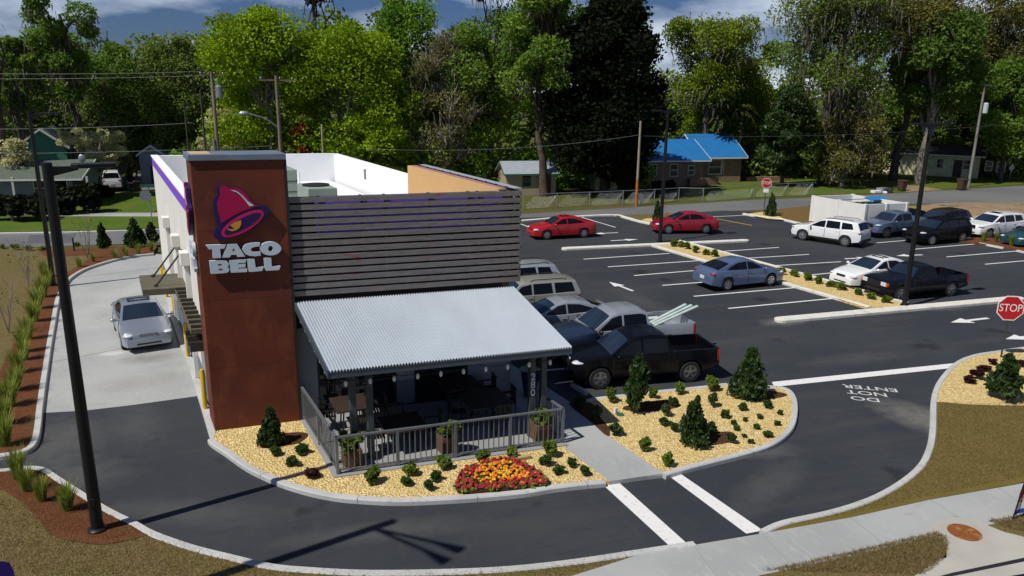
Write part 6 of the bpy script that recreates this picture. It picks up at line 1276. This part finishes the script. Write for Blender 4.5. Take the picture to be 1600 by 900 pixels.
for a, b in ((A_, Bc), (Bc, Cc)): 
    n_ = np.array([(b-a)[1], -(b-a)[0]]); n_ /= np.linalg.norm(n_); n_ *= (1 if n_[1] < 0 else -1)
    for k in (.5,): 
        c = a+(b-a)*k+n_*.075; MB().box((*c, hh/2), (.03, .03, hh*.94), math.atan2(*(b-a)[::-1])).build('panel_rib', mat('panel_rib_grey', (.50, .49, .46), .8), enc)
mid = (A_+Cc)/2; M_lid = mat('blue_lid', (.02, .20, .48), .45)
for i, (dx, l) in enumerate(((-.4, 'dumpster with a blue lid inside the enclosure, left'), (1.7, 'dumpster with a blue lid inside the enclosure, right'))):
    dq = (Cc-Bc)/np.linalg.norm(Cc-Bc); c = np.array([*(mid+dq*dx), 0]); t = tag(empty('dumpster', c), l, 'dumpster', 'dumpsters'); an = math.atan2(*dq[::-1])
    MB().box(c+[0, 0, .95], (1.8, 1.3, 1.75), an).build('bin', mat('dumpster_green', (.02, .06, .04), .6), t, bevel=.03); 
    lid = MB().box((0, 0, 0), (1.85, .72, .05)); R_ = Matrix.Rotation(an, 3, 'Z') @ Matrix.Rotation(math.radians(14 if i else -10), 3, 'X'); lid.v = [tuple(np.array(R_ @ Vector(v))+c+[0, 0, 2.12]) for v in lid.v]; lid.build('lid', M_lid, t)
# ---- chain link fence
fp = [G(818, 327), G(870, 324), G(921, 322), G(973, 319.5), G(1022, 317), G(1060, 314), G(1098, 315), G(1178, 309), G(1230, 306), G(1268, 305)]
fn = tag(empty('chain_link_fence', fp[0]), 'grey chain link fence along the far side of the road', 'fence'); Hf = 1.25
for p in fp: MB().tube([p, p+[0, 0, Hf+.05]], .045, 6).build('post', M_gal, fn)
rails = MB(); net = MB()
for a, b in zip(fp[:-1], fp[1:]):
    rails.tube([a+[0, 0, Hf], b+[0, 0, Hf]], .028, 5); L_ = np.linalg.norm(b-a); n = int(L_/.2)
    for k in range(n):
        q0 = a+(b-a)*k/n; k2 = min(1, (k+6)/n)
        q1 = a+(b-a)*k2; net.tube([q0+[0, 0, .03], q1+[0, 0, Hf]], .0032, 3, cap=False); net.tube([q0+[0, 0, Hf], q1+[0, 0, .03]], .0032, 3, cap=False)
rails.build('top_rail', M_gal, fn); net.build('wire_mesh', M_gal, fn)
# ================================================================ HOUSES
M_brick = mixmat('brick', [('base', 0, 0, 0, (.20, .13, .085), None), ('cell', 6, .2, .9, (.30, .21, .14), (1, 1, 3)), ('noise', 8, .55, .7, (.10, .055, .035), (1, 1, 3))], rough=.9, bump=.2)
M_blueroof = mat('blue_metal_roof', (.022, .17, .42), .4, metal=.1, var=.05, scale=1); M_sid = mat('tan_siding', (.34, .29, .185), .8, var=.1, scale=5, stretch=(.2, .2, 5)); M_creamh = mat('cream_block', (.60, .57, .34), .85, var=.12, scale=2); M_shingle = mat('grey_green_shingle', (.085, .105, .075), .9, var=.2, scale=4); M_greyw = mat('blue_grey_wall', (.22, .25, .29), .8, var=.06, scale=2); M_greenw = mat('green_gable', (.045, .19, .115), .7, var=.06, scale=2); M_palero = mat('pale_metal_roof', (.42, .46, .50), .45, metal=.3, var=.06, scale=2); M_trim = mat('white_trim', (.65, .65, .60), .6); M_darkroof = mat('dark_roof', (.05, .045, .04), .9, var=.2, scale=3)
def house(label, P0, P1, depth, hw, rise, wall, roof, over=.45, ridge='front', name='house', gable=None, parts=(), trim=M_trim, seams=False, base_z=0.):
    """P0-P1: foot of the front wall, left to right; the ridge runs along the front or, for 'side', into the depth"""
    P0, P1 = np.array(P0[:2]), np.array(P1[:2]); Lf = np.linalg.norm(P1-P0); d = (P1-P0)/Lf; n_ = np.array([-d[1], d[0]]); root = tag(empty(name, (*P0, base_z)), label, 'house' if name == 'house' else name.replace('_', ' '))
    Q = lambda x, y, z: np.array([*(P0+d*x+n_*y), z+base_z])
    w_ = MB().hexa([Q(x, y, z) for z in (-.05, hw) for x, y in ((0, 0), (Lf, 0), (Lf, depth), (0, depth))]); w_.build('wall', wall, root)
    if ridge == 'front':
        gb = MB()
        for x in (0.02, Lf-.1): gb.extrude([Q(x, 0, hw), Q(x, depth, hw), Q(x, depth/2, hw+rise)], np.array([*(d*.08), 0]))
        gb.build('gable', gable or wall, root); sl = rise/(depth/2); th = .12
        rm_ = MB()
        for y0, y1, s in ((-over, depth/2, 1), (depth+over, depth/2, -1)):
            z0, z1 = hw-sl*over+.03, hw+rise+.03; rm_.hexa([Q(-over, y0, z0), Q(Lf+over, y0, z0), Q(Lf+over, y1, z1), Q(-over, y1, z1), Q(-over, y0, z0+th), Q(Lf+over, y0, z0+th), Q(Lf+over, y1, z1+th), Q(-over, y1, z1+th)])
        ro = rm_.build('roof', roof, root)
        if seams:
            sm_ = MB()
            for x in np.arange(-over+.3, Lf+over, .6): sm_.hexa([Q(x+a, y, z) for k in (0, .045) for a, y, z in ((0, -over, hw-sl*over+.15+k), (.05, -over, hw-sl*over+.15+k), (.05, depth/2, hw+rise+.15+k), (0, depth/2, hw+rise+.15+k))])
            sm_.build('roof_seam', roof, ro)
        MB().hexa([Q(x, y, z) for z in (hw-sl*over-.02, hw-sl*over+.13) for x, y in ((-over, -over-.05), (Lf+over, -over-.05), (Lf+over, -over-.005), (-over, -over-.005))]).build('fascia', trim, ro)
        for x in (-over-.04, Lf+over): MB().hexa([Q(x+a, y, z) for k in (0, .17) for a, y, z in ((0, -over, hw-sl*over+k), (.04, -over, hw-sl*over+k), (.04, depth/2, hw+rise+k), (0, depth/2, hw+rise+k))]).build('bargeboard', trim, ro)
    else:
        MB().extrude([Q(0, 0, hw), Q(Lf, 0, hw), Q(Lf/2, 0, hw+rise)], np.array([*(n_*.1), 0])).build('gable', gable or wall, root); sl = rise/(Lf/2); th = .12; rm_ = MB()
        for x0, x1 in ((-over, Lf/2), (Lf+over, Lf/2)):
            z0, z1 = hw-sl*over+.03, hw+rise+.03; rm_.hexa([Q(x0, -over, z0), Q(x1, -over, z1), Q(x1, depth+over, z1), Q(x0, depth+over, z0), Q(x0, -over, z0+th), Q(x1, -over, z1+th), Q(x1, depth+over, z1+th), Q(x0, depth+over, z0+th)])
        ro = rm_.build('roof', roof, root)
        for x0 in (-over, Lf+over): MB().hexa([Q(x, y, z) for k in (-.04, .16) for x, y, z in ((x0, -over-.04, hw-sl*over+k), (Lf/2, -over-.04, hw+rise+k), (Lf/2, -over-.005, hw+rise+k), (x0, -over-.005, hw-sl*over+k))]).build('bargeboard', trim, ro)
    for kind, x, z, ww, wh in parts:
        fr_ = MB().hexa([Q(x+a, y, z+b) for b in (0, wh) for a, y in ((0, -.05), (ww, -.05), (ww, -.002), (0, -.002))]).build(kind, trim if kind == 'window' else mat('dark_door', (.03, .022, .018), .6), root)
        if kind == 'window':
            MB().hexa([Q(x+a, y, z+b) for b in (.08, wh-.08) for a, y in ((.07, -.062), (ww-.07, -.062), (ww-.07, -.051), (.07, -.051))]).build('pane', M_glass, fr_); MB().hexa([Q(x+a, y, z+b) for b in (wh/2-.03, wh/2+.03) for a, y in ((.07, -.07), (ww-.07, -.07), (ww-.07, -.063), (.07, -.063))]).build('sash', trim, fr_)
        else: MB().ball(Q(x+ww-.12, -.08, z+wh*.48), .05, 8, 5).build('handle', M_gal, fr_)
    return root, Q
hb, Qb = house('brick house with a bright blue metal roof, wing nearer the road', G(1000, 291), G(1098, 289), 7.5, 2.9, 1.75, M_brick, M_blueroof, .55, parts=(('window', .9, 1.0, 1.0, 1.4), ('window', 3.4, 1.0, 1.0, 1.4), ('window', 5.6, 1.1, .8, 1.1)), seams=True)
rr, Qr = house('brick house part with a higher blue metal roof and wide window', G(1094, 285), G(1156, 284), 7.5, 3.0, 2.1, M_brick, M_blueroof, .5, parts=(('window', .9, .9, 1.6, 1.7), ('window', 2.55, .9, .25, 1.7)), seams=True)
MB().box(Qb(3, 5.5, 5.3), (.7, .5, 1.1)).build('chimney', M_trim, hb)
tag(mixmat('brick_wall_low', [('base', 0, 0, 0, (.25, .15, .09), None), ('cell', 7, .2, .9, (.32, .2, .13), (1, 1, 3))], rough=.9) and wallseg(np.array(G(1166, 283)[:2]), np.array(G(1232, 282)[:2]), .5, .3).build('brick_wall', MATS['brick_wall_low']), 'low brick garden wall right of the blue-roofed house', 'wall')
tag(wallseg(np.array(G(1076, 290)[:2]), np.array(G(1120, 288)[:2]), .8, .5).build('brick_wall', MATS['brick_wall_low']), 'brick planting bed below the windows of the blue-roofed house', 'wall')
house('small tan cabin with a pale metal roof behind the fence', G(791, 306), G(868, 304.5), 3.6, 2.15, .9, M_sid, M_palero, .3, name='cabin', trim=mat('green_trim', (.03, .12, .07), .6), parts=(('window', 1.6, .85, .85, 1.2), ('door', 3.6, .1, .9, 1.9)))
house('low cream block house half hidden behind the trees on the right', G(1379, 270), G(1527, 279), 7, 2.75, .9, M_creamh, M_darkroof, .5, parts=(('window', 1.1, 1.0, .95, 1.35), ('window', 6.1, 1.0, .8, 1.25), ('door', 8.0, .05, .95, 2.1), ('window', 9.0, 1.0, .8, 1.25), ('window', 11.4, 1.0, .8, 1.25), ('window', 12.6, .9, .95, 1.35)))
hr, Qh = house('blue-grey ranch house with a grey-green shingle roof on the left', G(-60, 325), G(121, 322), 6.5, 2.55, .95, M_greyw, M_shingle, .9, parts=(('window', 5.6, .8, 2.6, 1.5), ('door', 8.6, .05, 1.0, 2.1)))
for x in (4.4, 10.0): MB().box(Qh(x, -.85, 1.3), (.16, .16, 2.55)).build('porch_post', M_trim, hr)
MB().ball(Qh(9.2, 1.2, 3.9), (.3, .12, .35), 12, 8).build('satellite_dish', M_gal, hr)
house('green gabled house rising behind the ranch house', G(40, 300), G(112, 298), 9, 4.3, 1.5, M_greenw, M_palero, .35, ridge='side', parts=(('window', 1.6, 1.4, .9, 1.2),))
house('small grey shed with a shallow gable beyond the driveway', G(222, 290), G(262, 290), 5, 3.1, .9, M_greyw, M_palero, .2, ridge='side', name='shed', parts=(('door', 1.0, .05, 1.0, 1.9),))
house('pale yellow shed glimpsed in the shade under the magnolia', G(930, 297), G(966, 296), 3, 2.0, .6, M_creamh, M_darkroof, .2, name='shed', parts=(('door', .8, .05, .9, 1.8),))
# van, bins, kerbside junk
vp = G(181, 300); vehicle('boxsuv', 'van', 'white van parked in the driveway beside the dogwood', 'van', P_white, (vp[0]-.6, vp[1]+2.4, 0), math.radians(98), (1.0, .95, 1.1), rack=False)
def bin_(x, y, hpx, m_, label, name='wheelie_bin'):
    p = G(x, y); s = ppm(p); h_ = hpx/s; t = tag(empty(name, p), label, 'bin', 'rubbish bins'); vs = [(p[0]+sx*w_*h_, p[1]+sy*w_*h_, z*h_) for z, w_ in ((0.08, .24), (.88, .31)) for sx, sy in ((-1, -1), (1, -1), (1, 1), (-1, 1))]; MB().hexa(vs).build('bin_body', m_, t, bevel=.02)
    MB().box(p+[0, -.02, h_*.93], (h_*.68, h_*.70, h_*.09)).build('lid', m_, t, bevel=.02); MB().tube([p+[-h_*.25, h_*.22, h_*.1], p+[h_*.25, h_*.22, h_*.1]], h_*.1, 10).build('wheel', M_tyre, t)
M_brownbin = mat('brown_bin', (.075, .04, .025), .6); M_darkbin = mat('dark_bin', (.02, .024, .026), .6); M_greenbin = mat('teal_bin', (.02, .075, .07), .6)
bin_(196, 297, 14, M_greenbin, 'teal bin right beside the white van'); bin_(206, 298, 13, M_darkbin, 'black bin between the teal and the brown bins'); bin_(216, 299, 17, M_brownbin, 'brown bin at the edge of the left lawn'); bin_(1409, 298, 17, M_brownbin, 'brown bin by the roadside junk right of the dumpster enclosure'); bin_(1502, 297, 18, M_brownbin, 'brown bin at the foot of the leaning utility pole')
p = G(1379, 301); t = tag(empty('scrap_pile', p), 'small pile of white and grey discarded boxes by the road', 'scrap pile')
for i, (dx, dy, sx, sy, sz, m_) in enumerate(((-.9, 0, .9, .6, .25, M_signw), (.1, .2, 1.2, .7, .5, M_gal), (.9, -.1, .5, .4, .35, M_darkbin), (-.2, -.5, .6, .4, .2, M_signw))): MB().box(p+[dx, dy, sz/2], (sx, sy, sz), .3*i).build('discarded_box', m_, t, bevel=.03)
bc_ = G(896, 469); tag(MB().lathe([(.14, 0), (.20, .15), (.20, .45), (.08, .62)], (bc_[0], bc_[1], 0), 14).build('blue_bag', mat('blue_bag', (.01, .16, .55), .5), smooth=50), 'small bright blue bag on the asphalt behind the pale silver sedan', 'bag')
